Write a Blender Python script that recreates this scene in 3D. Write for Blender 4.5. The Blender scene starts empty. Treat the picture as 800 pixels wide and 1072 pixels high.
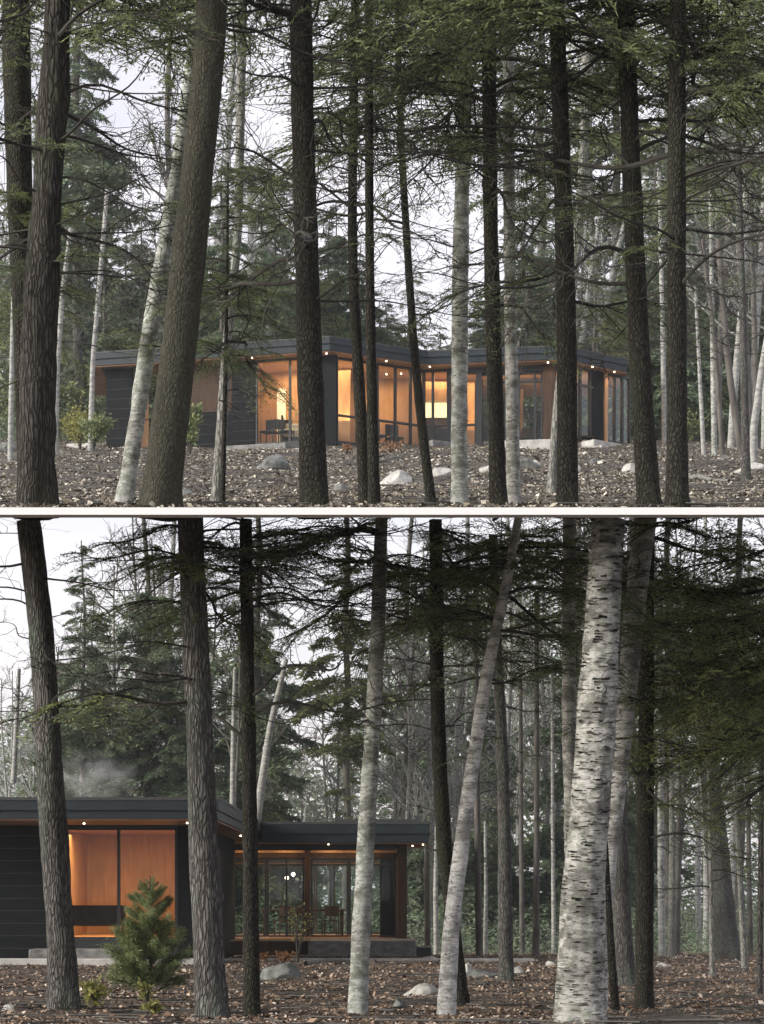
import bpy, bmesh, math, random
import numpy as np
from mathutils import Vector, noise as mn
random.seed(7); rng = np.random.default_rng(11)
R = math.radians
S = bpy.context.scene
COL = S.collection
F, HZ, CZ = 2400.0, 935.0, 1.5          # lens in picture units, eye level, eye height
# ---------------------------------------------------------------- camera
cd = bpy.data.cameras.new('camera'); cam = bpy.data.objects.new('camera', cd); COL.objects.link(cam)
cam.location = (0, 0, CZ); cam.rotation_euler = (R(90), 0, 0)
cd.sensor_fit = 'HORIZONTAL'; cd.sensor_width = 36; cd.lens = F/800*36
cd.shift_y = (HZ-536)/800; cd.clip_start = .1; cd.clip_end = 3000
S.camera = cam
# ---------------------------------------------------------------- world
SUN_EL, SUN_AZ = R(16), R(249)           # azimuth clockwise from +Y: behind the camera, to the left
w = bpy.data.worlds.new('World'); S.world = w; w.use_nodes = True
nt = w.node_tree; nt.nodes.clear()
out = nt.nodes.new('ShaderNodeOutputWorld'); add = nt.nodes.new('ShaderNodeAddShader')
sky = nt.nodes.new('ShaderNodeTexSky'); sky.sky_type = 'NISHITA'; sky.sun_disc = False
sky.sun_elevation = SUN_EL; sky.sun_rotation = SUN_AZ; sky.dust_density = 3
b1 = nt.nodes.new('ShaderNodeBackground'); b1.inputs[1].default_value = 0.05
nt.links.new(sky.outputs[0], b1.inputs[0])
tc = nt.nodes.new('ShaderNodeTexCoord'); nz = nt.nodes.new('ShaderNodeTexNoise')
nz.inputs['Scale'].default_value = 5; nz.inputs['Detail'].default_value = 5
mp = nt.nodes.new('ShaderNodeMapping'); mp.inputs['Scale'].default_value = (1, 1, 3)
rp = nt.nodes.new('ShaderNodeValToRGB')
rp.color_ramp.elements[0].position = .3; rp.color_ramp.elements[0].color = (.60, .575, .62, 1)
rp.color_ramp.elements[1].position = .7; rp.color_ramp.elements[1].color = (.87, .80, .835, 1)
b2 = nt.nodes.new('ShaderNodeBackground'); b2.inputs[1].default_value = 0.88
nt.links.new(tc.outputs['Generated'], mp.inputs[0]); nt.links.new(mp.outputs[0], nz.inputs[0])
nt.links.new(nz.outputs[0], rp.inputs[0]); nt.links.new(rp.outputs[0], b2.inputs[0])
nt.links.new(b1.outputs[0], add.inputs[0]); nt.links.new(b2.outputs[0], add.inputs[1])
nt.links.new(add.outputs[0], out.inputs[0])
sl = bpy.data.lights.new('sun', 'SUN'); sl.energy = 3.3; sl.angle = R(25); sl.color = (1, .97, .92)
so = bpy.data.objects.new('sun', sl); COL.objects.link(so)
sd = Vector((math.sin(SUN_AZ)*math.cos(SUN_EL), math.cos(SUN_AZ)*math.cos(SUN_EL), math.sin(SUN_EL)))
so.rotation_euler = sd.to_track_quat('Z', 'Y').to_euler()
S.view_settings.view_transform = 'Standard'; S.view_settings.look = 'None'
S.view_settings.exposure = 0.5; S.view_settings.gamma = 1
S.render.engine = 'CYCLES'
S.cycles.transparent_max_bounces = 24; S.cycles.max_bounces = 8

# ---------------------------------------------------------------- helpers
def P(px, py, d): return np.array([(px-400)/F*d, d, CZ+(HZ-py)/F*d])
def tag(o, label=None, cat=None, group=None, kind=None):
    if label: o['label'] = label
    if cat: o['category'] = cat
    if group: o['group'] = group
    if kind: o['kind'] = kind
    return o
def empty(name, loc, label=None, cat=None, group=None, rz=0):
    o = bpy.data.objects.new(name, None); COL.objects.link(o); o.location = tuple(loc)
    o.rotation_euler = (0, 0, rz); o.empty_display_size = .2
    return tag(o, label, cat, group)
def link(name, me, parent=None, loc=(0, 0, 0)):
    o = bpy.data.objects.new(name, me); COL.objects.link(o); o.location = tuple(loc)
    if parent: o.parent = parent
    return o
def npmesh(name, V, Fq, mats, MI=None, smooth=True):
    me = bpy.data.meshes.new(name); V = np.asarray(V, np.float32); Fq = np.asarray(Fq, np.int32)
    me.vertices.add(len(V)); me.vertices.foreach_set('co', V.ravel())
    n = len(Fq); me.loops.add(n*4); me.loops.foreach_set('vertex_index', Fq.ravel())
    me.polygons.add(n); me.polygons.foreach_set('loop_start', np.arange(n, dtype=np.int32)*4)
    try: me.polygons.foreach_set('loop_total', np.full(n, 4, np.int32))
    except Exception: pass
    for m in mats: me.materials.append(m)
    if MI is not None: me.polygons.foreach_set('material_index', np.asarray(MI, np.int32))
    me.polygons.foreach_set('use_smooth', np.full(n, smooth, bool))
    me.update(calc_edges=True); return me
class Geo:                                   # growing soup of quads
    def __init__(s): s.V = []; s.F = []; s.M = []; s.n = 0
    def add(s, V, Fq, mi):
        if len(Fq) == 0: return
        s.V.append(V); s.F.append(Fq+s.n); s.M.append(np.broadcast_to(mi, (len(Fq),)) if np.isscalar(mi) else mi); s.n += len(V)
    def arr(s): return np.concatenate(s.V), np.concatenate(s.F), np.concatenate(s.M)
def tube(pts, rad, segs=5, cap=False):
    pts = np.asarray(pts, float); n = len(pts); rad = np.broadcast_to(np.asarray(rad, float), (n,))
    t = np.gradient(pts, axis=0); t /= np.linalg.norm(t, axis=1, keepdims=True)+1e-9
    ref = np.array([0, 0, 1.]) if abs(t[:, 2]).mean() < .8 else np.array([1., 0, 0])
    a = np.cross(t, ref); a /= np.linalg.norm(a, axis=1, keepdims=True)+1e-9; b = np.cross(t, a)
    th = np.arange(segs)/segs*2*np.pi
    V = pts[:, None]+rad[:, None, None]*(np.cos(th)[None, :, None]*a[:, None]+np.sin(th)[None, :, None]*b[:, None])
    i = np.arange(n-1)[:, None]*segs; j = np.arange(segs)[None]; j2 = (j+1) % segs
    Fq = np.stack([i+j, i+j2, i+segs+j2, i+segs+j], -1).reshape(-1, 4)
    return V.reshape(-1, 3), Fq
def leafquads(base, dirv, side, ln, wd):     # base (n,3), unit dir, unit side
    ln = np.broadcast_to(ln, (len(base),))[:, None]; wd = np.broadcast_to(wd, (len(base),))[:, None]
    a = base; b = base+dirv*ln*.45-side*wd*.5; c = base+dirv*ln; d = base+dirv*ln*.55+side*wd*.5
    V = np.stack([a, b, c, d], 1).reshape(-1, 3); Fq = np.arange(len(base)*4).reshape(-1, 4)
    return V, Fq
def unit(v): return v/(np.linalg.norm(v, axis=-1, keepdims=True)+1e-9)

# ---------------------------------------------------------------- materials
def mat(name):
    m = bpy.data.materials.new(name); m.use_nodes = True; nt = m.node_tree
    return m, nt, nt.nodes['Principled BSDF'], nt.nodes['Material Output']
def N(nt, t, **k):
    n = nt.nodes.new(t)
    for a, v in k.items():
        if a in n.inputs: n.inputs[a].default_value = v
        else: setattr(n, a, v)
    return n
def ramp(nt, src, stops):
    r = N(nt, 'ShaderNodeValToRGB'); e = r.color_ramp.elements
    while len(e) < len(stops): e.new(.5)
    for i, (p, c) in enumerate(stops):
        e[i].position = p; e[i].color = (*c, 1) if len(c) == 3 else c
    nt.links.new(src, r.inputs[0]); return r
def mixc(nt, f, a, b, mode='MIX'):
    m = N(nt, 'ShaderNodeMix', data_type='RGBA', blend_type=mode)
    for s, v in ((0, f), (6, a), (7, b)):
        if isinstance(v, (int, float)): m.inputs[s].default_value = v
        elif isinstance(v, tuple): m.inputs[s].default_value = (*v, 1)
        else: nt.links.new(v, m.inputs[s])
    return m.outputs[2]
def coords(nt, sc=(1, 1, 1), kind='Object'):
    t = N(nt, 'ShaderNodeTexCoord'); m = N(nt, 'ShaderNodeMapping'); m.inputs['Scale'].default_value = sc
    nt.links.new(t.outputs[kind], m.inputs[0]); return m.outputs[0]
def noisen(nt, sc, scale, detail=4, rough=.55, kind='Object'):
    n = N(nt, 'ShaderNodeTexNoise', Scale=scale, Detail=detail, Roughness=rough)
    nt.links.new(coords(nt, sc, kind), n.inputs[0]); return n.outputs[0]
def bump(nt, b, h, dist, st=1.0):
    n = N(nt, 'ShaderNodeBump', Strength=st, Distance=dist); nt.links.new(h, n.inputs['Height']); nt.links.new(n.outputs[0], b.inputs['Normal'])
def simple(name, col, rough=.6, var=.25, sc=(1, 1, 1), scale=8, metal=0, bmp=0.0, spec=.5):
    m, nt, b, o = mat(name); n = noisen(nt, sc, scale)
    c0 = tuple(x*(1-var) for x in col); c1 = tuple(min(1, x*(1+var)) for x in col)
    r = ramp(nt, n, [(.3, c0), (.7, c1)]); nt.links.new(r.outputs[0], b.inputs['Base Color'])
    b.inputs['Roughness'].default_value = rough; b.inputs['Metallic'].default_value = metal
    b.inputs['Specular IOR Level'].default_value = spec
    if bmp: bump(nt, b, n, bmp)
    return m
def bark(name, dark, mid, light, vs=26, zs=.22, moss=None, mossamt=.5, dist=.02):
    m, nt, b, o = mat(name)
    wob = N(nt, 'ShaderNodeTexNoise', Scale=5, Detail=3); nt.links.new(coords(nt, (1, 1, .6)), wob.inputs[0])
    base = coords(nt, (1, 1, zs))
    ma = N(nt, 'ShaderNodeMix', data_type='VECTOR'); ma.inputs[0].default_value = .07
    nt.links.new(base, ma.inputs[4]); nt.links.new(wob.outputs[1], ma.inputs[5])
    v = N(nt, 'ShaderNodeTexVoronoi', Scale=vs, feature='DISTANCE_TO_EDGE'); nt.links.new(ma.outputs[1], v.inputs[0])
    fine = noisen(nt, (1, 1, .4), 55, 5, .7); big = noisen(nt, (1, 1, .5), 2.2, 4)
    r = ramp(nt, v.outputs[0], [(0., dark), (.12, mid), (.5, light)])
    fr = ramp(nt, fine, [(.3, (.55, .55, .55)), (.72, (1.35, 1.35, 1.35))])
    c = mixc(nt, 1.0, r.outputs[0], fr.outputs[0], 'MULTIPLY')
    br = ramp(nt, big, [(.3, (.7, .7, .7)), (.7, (1.2, 1.2, 1.2))])
    c = mixc(nt, 1.0, c, br.outputs[0], 'MULTIPLY')
    if moss:
        mo = noisen(nt, (1, 1, .35), 3.5, 6, .7); mr = ramp(nt, mo, [(.5, (0, 0, 0)), (.66, (mossamt,)*3)])
        c = mixc(nt, mr.outputs[0], c, moss)
    nt.links.new(c, b.inputs['Base Color']); b.inputs['Roughness'].default_value = .95; b.inputs['Specular IOR Level'].default_value = .2
    mx = N(nt, 'ShaderNodeMath', operation='MULTIPLY_ADD'); mr2 = ramp(nt, v.outputs[0], [(0, (0, 0, 0)), (.25, (1, 1, 1))])
    nt.links.new(fine, mx.inputs[0]); mx.inputs[1].default_value = .5; nt.links.new(mr2.outputs[0], mx.inputs[2])
    bump(nt, b, mx.outputs[0], dist, 1.0); return m
def birchm(name, white, patch=.56, dirty=.35, blot=.5):
    m, nt, b, o = mat(name)
    a = noisen(nt, (10, 10, 75), 1.0, 6, .7); p = noisen(nt, (10, 10, 26), 1.0, 10, .82); g = noisen(nt, (1, 1, .6), 3, 5, .6)
    base = ramp(nt, g, [(.3, tuple(x*.62 for x in white)), (.62, white)])
    l = ramp(nt, a, [(.34, (.35, .33, .3)), (.46, (1, 1, 1)), (1, (1, 1, 1))])
    c = mixc(nt, 1.0, base.outputs[0], l.outputs[0], 'MULTIPLY')
    pr = ramp(nt, p, [(patch-.02, (0, 0, 0)), (patch+.07, (.92, .92, .92))])
    c = mixc(nt, pr.outputs[0], c, (.03, .027, .024))
    mo = noisen(nt, (1, 1, 1.3), 11, 7, .7); mr = ramp(nt, mo, [(.44, (0, 0, 0)), (.62, (dirty,)*3)])
    c = mixc(nt, mr.outputs[0], c, (.13, .15, .105))
    m3 = noisen(nt, (1, 1, 2.2), 3.2, 7, .75); mr3 = ramp(nt, m3, [(.49, (0, 0, 0)), (.55, (blot,)*3)])
    c = mixc(nt, mr3.outputs[0], c, (.07, .066, .058))
    nt.links.new(c, b.inputs['Base Color']); b.inputs['Roughness'].default_value = .8
    s = N(nt, 'ShaderNodeMath', operation='ADD'); nt.links.new(a, s.inputs[0]); nt.links.new(p, s.inputs[1])
    bump(nt, b, s.outputs[0], .012, .9); return m
def leafm(name, c0, c1, trans=.25, nscale=1.5):
    m, nt, b, o = mat(name); g = N(nt, 'ShaderNodeNewGeometry')
    n = noisen(nt, (1, 1, 1), nscale, 3)
    r = ramp(nt, n, [(.33, c0), (.68, c1)])
    v = N(nt, 'ShaderNodeMapRange'); v.inputs[3].default_value = .6; v.inputs[4].default_value = 1.45
    nt.links.new(g.outputs['Random Per Island'], v.inputs[0])
    sc = N(nt, 'ShaderNodeVectorMath', operation='SCALE'); nt.links.new(r.outputs[0], sc.inputs[0]); nt.links.new(v.outputs[0], sc.inputs['Scale'])
    nt.links.new(sc.outputs[0], b.inputs['Base Color']); b.inputs['Roughness'].default_value = .6; b.inputs['Specular IOR Level'].default_value = .3
    tr = N(nt, 'ShaderNodeBsdfTranslucent'); nt.links.new(sc.outputs[0], tr.inputs[0])
    mx = N(nt, 'ShaderNodeMixShader'); mx.inputs[0].default_value = trans
    nt.links.new(b.outputs[0], mx.inputs[1]); nt.links.new(tr.outputs[0], mx.inputs[2]); nt.links.new(mx.outputs[0], o.inputs[0]); return m
M = {}
M['bark_dark'] = bark('dark_hemlock_bark', (.018, .017, .014), (.038, .036, .029), (.066, .062, .050), 70, .38, (.045, .052, .03), .5, .008)
M['bark_brown'] = bark('brown_beech_bark', (.040, .040, .029), (.054, .053, .039), (.066, .065, .048), 60, .5, (.045, .038, .03), .5, .005)
M['bark_pine'] = bark('grey_furrowed_bark', (.045, .042, .039), (.12, .114, .108), (.21, .205, .195), 70, .13, (.10, .15, .11), .45, .012)
M['bark_pale'] = bark('pale_lichen_bark', (.10, .10, .09), (.22, .22, .20), (.32, .32, .30), 30, .3, (.16, .20, .15), .5, .006)
M['bark_far'] = simple('far_grey_bark', (.085, .08, .072), .95, .5, (1, 1, .3), 6)
M['bark_far_pale'] = simple('far_pale_bark', (.27, .275, .26), .95, .45, (2, 2, 6), 3)
M['bark_mid'] = bark('dark_grey_pine_bark', (.025, .023, .020), (.055, .051, .045), (.10, .095, .085), 62, .14, (.05, .055, .03), .5, .012)
M['birch'] = birchm('white_birch_bark', (.76, .76, .74), .54, .4, .6)
M['birch_rough'] = birchm('peeling_birch_bark', (.50, .495, .465), .535, .75, .7)
M['birch_grey'] = birchm('grey_birch_bark', (.52, .54, .505), .555, .85, .6)
M['twig'] = simple('dead_twig_bark', (.036, .033, .028), .95, .4)
M['needle'] = leafm('hemlock_needles', (.11, .145, .07), (.26, .31, .14), .5)
M['needle_olive'] = leafm('olive_hemlock_needles', (.12, .155, .06), (.29, .33, .13), .5)
M['needle_far'] = leafm('far_conifer_needles', (.085, .125, .08), (.24, .30, .18), .35, .5)
M['needle_farb'] = leafm('far_olive_needles', (.10, .125, .05), (.23, .25, .11), .35, .5)
M['pine_young'] = leafm('young_pine_needles', (.09, .13, .05), (.28, .32, .15), .25, 4)
M['leaf_yellow'] = leafm('yellow_green_leaves', (.15, .17, .05), (.33, .31, .10), .35, 8)
M['leaf_orange'] = leafm('dry_orange_leaves', (.22, .10, .04), (.42, .24, .12), .3, 8)
M['charcoal'] = simple('charcoal_metal', (.017, .026, .033), .5, .15, (1, 1, 1), 3, spec=.3)
M['charcoal_dk'] = simple('charcoal_trim', (.018, .020, .023), .5, .15)
M['siding'] = simple('black_stained_siding', (.011, .0125, .014), .75, .3, (.4, .4, 8), 6, 0, .002, spec=.06)
M['siding_edge'] = simple('siding_reveal', (.04, .042, .045), .6, .2)
M['brownwood'] = simple('weathered_brown_wood', (.055, .033, .022), .7, .35, (1, 1, .1), 14, spec=.2)
M['concrete'] = simple('pale_concrete', (.42, .41, .39), .85, .25, (1, 1, 1), 5, 0, .006)
M['stone_dark'] = simple('grey_stone_plinth', (.17, .17, .165), .85, .5, (1, 1, 2), 4, 0, .01)
M['white'] = simple('white_divider', (.82, .82, .81), .6, .02)
M['fabric_dark'] = simple('dark_cloth', (.06, .055, .055), .9, .3)
M['linen'] = simple('pale_linen', (.6, .52, .38), .9, .15)
M['black'] = simple('black_paint', (.015, .015, .016), .5, .2)
M['underside'] = simple('light_bounce_underside', (.75, .75, .75), .9, .1)  # unseen underside kept pale to bounce light onto the lower forest
def woodm(name, c0, c1, zs=(6, 6, .6)):
    m, nt, b, o = mat(name); n = noisen(nt, zs, 2.5, 6, .6); n2 = noisen(nt, (1, 1, 1), 1.2, 3)
    r = ramp(nt, n, [(.3, c0), (.7, c1)]); r2 = ramp(nt, n2, [(.3, (.8, .8, .8)), (.7, (1.1, 1.1, 1.1))])
    nt.links.new(mixc(nt, 1., r.outputs[0], r2.outputs[0], 'MULTIPLY'), b.inputs['Base Color']); b.inputs['Roughness'].default_value = .5; return m
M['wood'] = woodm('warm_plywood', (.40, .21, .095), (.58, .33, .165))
M['wood_soffit'] = woodm('cedar_soffit', (.30, .15, .08), (.45, .25, .14), (.6, 6, 6))
m, nt, b, o = mat('window_glass'); nt.nodes.remove(b)
fr = N(nt, 'ShaderNodeFresnel', IOR=1.3); gl = N(nt, 'ShaderNodeBsdfGlossy', Roughness=.02); tr = N(nt, 'ShaderNodeBsdfTransparent'); tr.inputs[0].default_value = (.90, .93, .92, 1)
mx = N(nt, 'ShaderNodeMixShader'); nt.links.new(fr.outputs[0], mx.inputs[0]); nt.links.new(tr.outputs[0], mx.inputs[1]); nt.links.new(gl.outputs[0], mx.inputs[2]); nt.links.new(mx.outputs[0], o.inputs[0]); M['glass'] = m
def emis(name, col, s):
    m, nt, b, o = mat(name); b.inputs['Emission Color'].default_value = (*col, 1); b.inputs['Emission Strength'].default_value = s; M[name] = m
emis('lamp_glow', (1, .8, .55), 9); emis('glowing_panel', (1, .78, .35), 1.1); emis('glowing_curtain', (1, .55, .22), .25)  # panel and curtain emit light themselves in place of lamplight on them
def litter_ground(name, tint):
    m, nt, b, o = mat(name)
    v = N(nt, 'ShaderNodeTexVoronoi', Scale=16, Randomness=1.0); nt.links.new(coords(nt), v.inputs[0])
    sx = N(nt, 'ShaderNodeSeparateColor'); nt.links.new(v.outputs['Color'], sx.inputs[0])
    t = tint
    r = ramp(nt, sx.outputs[0], [(0, (.018, .015, .011)), (.4, tuple(.35*x for x in t)), (.72, tuple(.75*x for x in t)), (1, tuple(1.5*x for x in t))])
    big = noisen(nt, (1, 1, 1), .5, 6, .65); br = ramp(nt, big, [(.3, (.55, .52, .5)), (.7, (1.15, 1.15, 1.15))])
    f = noisen(nt, (1, 1, 1), 45, 4, .7); fr = ramp(nt, f, [(.3, (.6, .6, .6)), (.7, (1.2, 1.2, 1.2))])
    c = mixc(nt, 1., mixc(nt, 1., r.outputs[0], br.outputs[0], 'MULTIPLY'), fr.outputs[0], 'MULTIPLY')
    nt.links.new(c, b.inputs['Base Color']); b.inputs['Roughness'].default_value = .95
    s = N(nt, 'ShaderNodeMath', operation='ADD'); nt.links.new(sx.outputs[1], s.inputs[0]); nt.links.new(f, s.inputs[1]); bump(nt, b, s.outputs[0], .04)
    return m
M['litter_up'] = litter_ground('leaf_covered_soil', (.17, .15, .115))
M['litter_low'] = litter_ground('russet_leaf_soil', (.15, .115, .08))
def litterleaf(name, stops):
    m, nt, b, o = mat(name); g = N(nt, 'ShaderNodeNewGeometry'); r = ramp(nt, g.outputs['Random Per Island'], stops)
    nt.links.new(r.outputs[0], b.inputs['Base Color']); b.inputs['Roughness'].default_value = .7; return m
M['fallen_up'] = litterleaf('pale_fallen_leaves', [(0, (.05, .04, .028)), (.3, (.15, .125, .09)), (.6, (.36, .325, .26)), (1, (.74, .70, .60))])
M['fallen_low'] = litterleaf('brown_fallen_leaves', [(0, (.045, .03, .018)), (.4, (.15, .095, .06)), (.78, (.32, .225, .155)), (1, (.62, .54, .45))])
def rockm(name, c0, c1):
    m, nt, b, o = mat(name); n = noisen(nt, (1, 1, 1), 4, 8, .65); r = ramp(nt, n, [(.35, c0), (.62, c1)])
    nt.links.new(r.outputs[0], b.inputs['Base Color']); b.inputs['Roughness'].default_value = .9; bump(nt, b, n, .04); return m
M['rock_dark'] = rockm('dark_mossy_rock', (.05, .055, .05), (.20, .21, .20)); M['rock_pale'] = rockm('pale_rock', (.26, .26, .24), (.52, .51, .48))

# ---------------------------------------------------------------- ground
LD = [0, 8, 10, 14, 20, 30, 47, 65, 100, 160, 400, 900]
LY = [None, 1106, 1088, 1064, 1044, 1026, 1010, 1002, 997, 990, 966, 952]
LZ = [-.6] + [CZ+(HZ-y)/F*d-CZ for d, y in zip(LD[1:], LY[1:])]
UD = [12, 14, 16, 20, 26, 34, 45, 56, 66, 74, 84, 98]
UY = [532, 531.5, 530, 526, 516, 502, 488, 477, 470, 465, 461, 459]
UZ = [(HZ-y)/F*d for d, y in zip(UD, UY)]
def bumpz(x, y, a, s=.35): return a*mn.noise(Vector((x*s, y*s, 3.1)))+a*.4*mn.noise(Vector((x*s*3, y*s*3, 9.1)))
def zl(x, d): return CZ+float(np.interp(d, LD, LZ))+bumpz(x, d, .05*min(1, max(0, d/30)))
def zu(x, d): return CZ+float(np.interp(d, UD, UZ))+bumpz(x, d, .16*min(1, max(0, (d-14)/30)), .3)
def sheet(xs, ds, zf):
    V = np.array([(x(d) if callable(x) else x, d, zf(x(d) if callable(x) else x, d)) for d in ds for x in xs])
    n = len(xs); i = (np.arange(len(ds)-1)*n)[:, None]; j = np.arange(n-1)[None]
    return V, np.stack([i+j, i+j+1, i+n+j+1, i+n+j], -1).reshape(-1, 4)
ds = np.concatenate([np.linspace(-60, 8, 8), np.linspace(9, 30, 40), np.linspace(31, 110, 60), np.geomspace(115, 900, 16)])
tx = np.sign(np.linspace(-1, 1, 91))*np.abs(np.linspace(-1, 1, 91))**2
V, Fq = sheet(list(tx*30), ds, zl)
k = 1+np.clip(V[:, 1]-60, 0, None)/40; V[:, 0] *= k
o = link('ground', npmesh('ground', V, Fq, [M['litter_low']])); tag(o, 'lower forest floor under leaf litter', kind='structure')
ud = np.concatenate([np.linspace(12, 30, 40), np.linspace(31, 97.5, 80)])
def hw(d): return d/6*1.06+1.2
tx = np.linspace(-1, 1, 121)
top = np.array([(t*hw(d), d, zu(t*hw(d), d)) for d in ud for t in tx])
n = len(tx); i = (np.arange(len(ud)-1)*n)[:, None]; j = np.arange(n-1)[None]
Ft = np.stack([i+j, i+j+1, i+n+j+1, i+n+j], -1).reshape(-1, 4)
def zunder(d): return CZ+(HZ-(538.2 if d < 12.3 else 533.5))/F*d
bot = np.array([(t*hw(d), d, min(zunder(d), CZ+np.interp(d, UD, UZ)-.02)) for d in ud for t in tx]); off = len(top)
Fb = (Ft+off)[:, ::-1]; q = []
L = len(ud)
for a in range(L-1):
    for c in (0, n-1): q.append((a*n+c, (a+1)*n+c, off+(a+1)*n+c, off+a*n+c))
for c in range(n-1):
    q.append((c, c+1, off+c+1, off+c)); a = (L-1)*n; q.append((a+c, a+c+1, off+a+c+1, off+a+c))
Fq = np.concatenate([Ft, Fb, np.array(q)]); MI = np.concatenate([np.zeros(len(Ft)), np.ones(len(Fb)+len(q))])
o = link('terrain', npmesh('terrain', np.concatenate([top, bot]), Fq, [M['litter_up'], M['underside']], MI)); tag(o, 'upper forest slope under leaf litter', kind='structure')

def boxv(x0, x1, y0, y1, z0, z1):
    V = np.array([(x, y, z) for z in (z0, z1) for y in (y0, y1) for x in (x0, x1)], float)
    return V, np.array([(0, 2, 3, 1), (4, 5, 7, 6), (0, 1, 5, 4), (2, 6, 7, 3), (0, 4, 6, 2), (1, 3, 7, 5)])
V, Fq = boxv(-3.35, 3.35, 11.9, 11.995, CZ+(HZ-538.8)/F*11.9, CZ+(HZ-531.2)/F*11.9)
o = link('divider_strip', npmesh('divider_strip', V, Fq, [M['white']], smooth=False)); tag(o, 'long thin white strip dividing the upper and lower views', kind='structure')  # stands for the white gap between the two views, not a built edge

# fallen leaves (real leaves over the ground sheets)
def litter(name, nleaf, dmin, dmax, zf, m, lw, label, halfw):
    u = rng.random(nleaf); d = dmin*(dmax/dmin)**u; x = (rng.random(nleaf)*2-1)*halfw(d)
    keep = np.array([mn.noise(Vector((a*.9, b*.5, 2.)))+.6*mn.noise(Vector((a*3, b*1.6, 7.)))+r_*.5 > .02 for a, b, r_ in zip(x, d, rng.random(nleaf))]); x, d = x[keep], d[keep]; nleaf = len(d)
    z = np.array([zf(a, b) for a, b in zip(x, d)])
    a = rng.random(nleaf)*2*np.pi; el = rng.normal(.2, .3, nleaf)
    dr = unit(np.stack([np.cos(a), np.sin(a), el], -1)); sd = unit(np.cross(dr, unit(np.stack([rng.normal(0, .5, nleaf), rng.normal(0, .5, nleaf), np.ones(nleaf)], -1))))
    s = lw*np.exp(rng.normal(0, .38, nleaf))*np.minimum(.45+d/42, 2.)
    V, Fq = leafquads(np.stack([x, d, z+.006], -1), dr, sd, s, s*rng.uniform(.35, .75, nleaf))
    o = link(name, npmesh(name, V, Fq, [m], smooth=False)); tag(o, label, kind='stuff')
def twiglitter(n, dmin, dmax, zf, label, halfw):
    g = Geo()
    for i in range(n):
        d = dmin*(dmax/dmin)**rng.random(); x = rng.uniform(-1, 1)*halfw(d); a = rng.uniform(0, 6.28); L = rng.uniform(.08, .5)*(1+d/60); t = np.linspace(-.5, .5, 5)
        xs = x+math.cos(a)*L*t+.03*L*np.sin(t*9); ys = d+math.sin(a)*L*t; zs = np.array([zf(p, q) for p, q in zip(xs, ys)])+rng.uniform(.008, .03)
        g.add(*tube(np.stack([xs, ys, zs], -1), rng.uniform(.002, .006)*(1+d/60), 3), 0)
    V, Fq, MI = g.arr(); o = link('twig_litter', npmesh('twig_litter', V, Fq, [M['bark_far']], MI)); tag(o, label, kind='stuff')
litter('leaf_litter', 200000, 12.05, 80, zu, M['fallen_up'], .031, 'pale fallen leaves covering the upper slope', lambda d: d/6*1.1+.5)
litter('leaf_litter', 200000, 10, 100, zl, M['fallen_low'], .028, 'brown fallen leaves covering the lower forest floor', lambda d: d/6*1.15+.6)
twiglitter(900, 12.2, 60, zu, 'small twigs strewn over the upper slope', lambda d: d/6*1.1+.4)
twiglitter(900, 11, 70, zl, 'small twigs strewn over the lower forest floor', lambda d: d/6*1.1+.4)

# ---------------------------------------------------------------- foliage templates (unit length along +X)
def curve(n, droop, wig, L=1.0, ph=None):
    t = np.linspace(0, 1, n); ph = rng.random(3)*6 if ph is None else ph
    y = wig*(np.sin(t*5+ph[0])-np.sin(ph[0]))*.5+wig*.4*(np.sin(t*13+ph[1])-np.sin(ph[1]))
    z = -droop*t**1.7+wig*.5*(np.sin(t*8+ph[2])-np.sin(ph[2]))
    return np.stack([t*L, y, z], -1)
def samp(pts, t):
    i = t*(len(pts)-1); a = np.clip(np.floor(i).astype(int), 0, len(pts)-2); f = (i-a)[..., None]
    return pts[a]*(1-f)+pts[a+1]*f
def live_branch(ntw, spacing, nl, nw, dens=1.0, r0=.011):
    g = Geo(); ax = curve(12, rng.uniform(.1, .3), .08); g.add(*tube(ax, np.linspace(r0, .002, 12), 4), 0)
    B = []; D = []
    for k in range(ntw):
        t = rng.uniform(.12, 1); p = samp(ax, np.array(t)); sg = 1 if k % 2 else -1
        if rng.random() > dens: continue
        ang = sg*rng.uniform(.6, 1.15)*(1-.5*(t > .93)); Lw = (.42*(1-t)**.6+.07)*rng.uniform(.6, 1.2)
        n = max(3, int(Lw/spacing)); s = np.linspace(0, 1, n)
        dx = np.cos(ang-sg*.35*s); dy = np.sin(ang-sg*.35*s)
        step = np.stack([dx, dy, -.15-.5*s+rng.normal(0, .1)*np.ones(n)], -1)*Lw/n
        tp = p+np.cumsum(step, 0); g.add(*tube(np.vstack([p, tp[n//2], tp[-1]]), [.0035, .0025, .001], 3), 0)
        B.append(tp); D.append(unit(step))
        for q in range(rng.integers(2, 5)):          # side twiglets
            j = rng.integers(0, n); s2 = rng.choice([-1, 1]); l2 = Lw*rng.uniform(.2, .45); m2 = max(2, int(l2/spacing))
            a2 = math.atan2(step[j, 1], step[j, 0])+s2*.8
            st = np.stack([np.full(m2, math.cos(a2)), np.full(m2, math.sin(a2)), np.linspace(-.2, -.8, m2)], -1)*l2/m2
            B.append(tp[j]+np.cumsum(st, 0)); D.append(unit(st))
    B = np.concatenate(B); D = np.concatenate(D)
    for sg in (-1, 1):
        n = len(B); perp = unit(np.stack([-D[:, 1], D[:, 0], rng.normal(0, .25, n)], -1))*sg
        dr = unit(D*.6+perp+rng.normal(0, .2, (n, 3))); up = np.tile([0, 0, 1.], (n, 1))+rng.normal(0, .6, (n, 3))
        sd = unit(np.cross(dr, up)); g.add(*leafquads(B, dr, sd, nl*rng.uniform(.6, 1.3, n), nw), 1)
    return g.arr()
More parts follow.
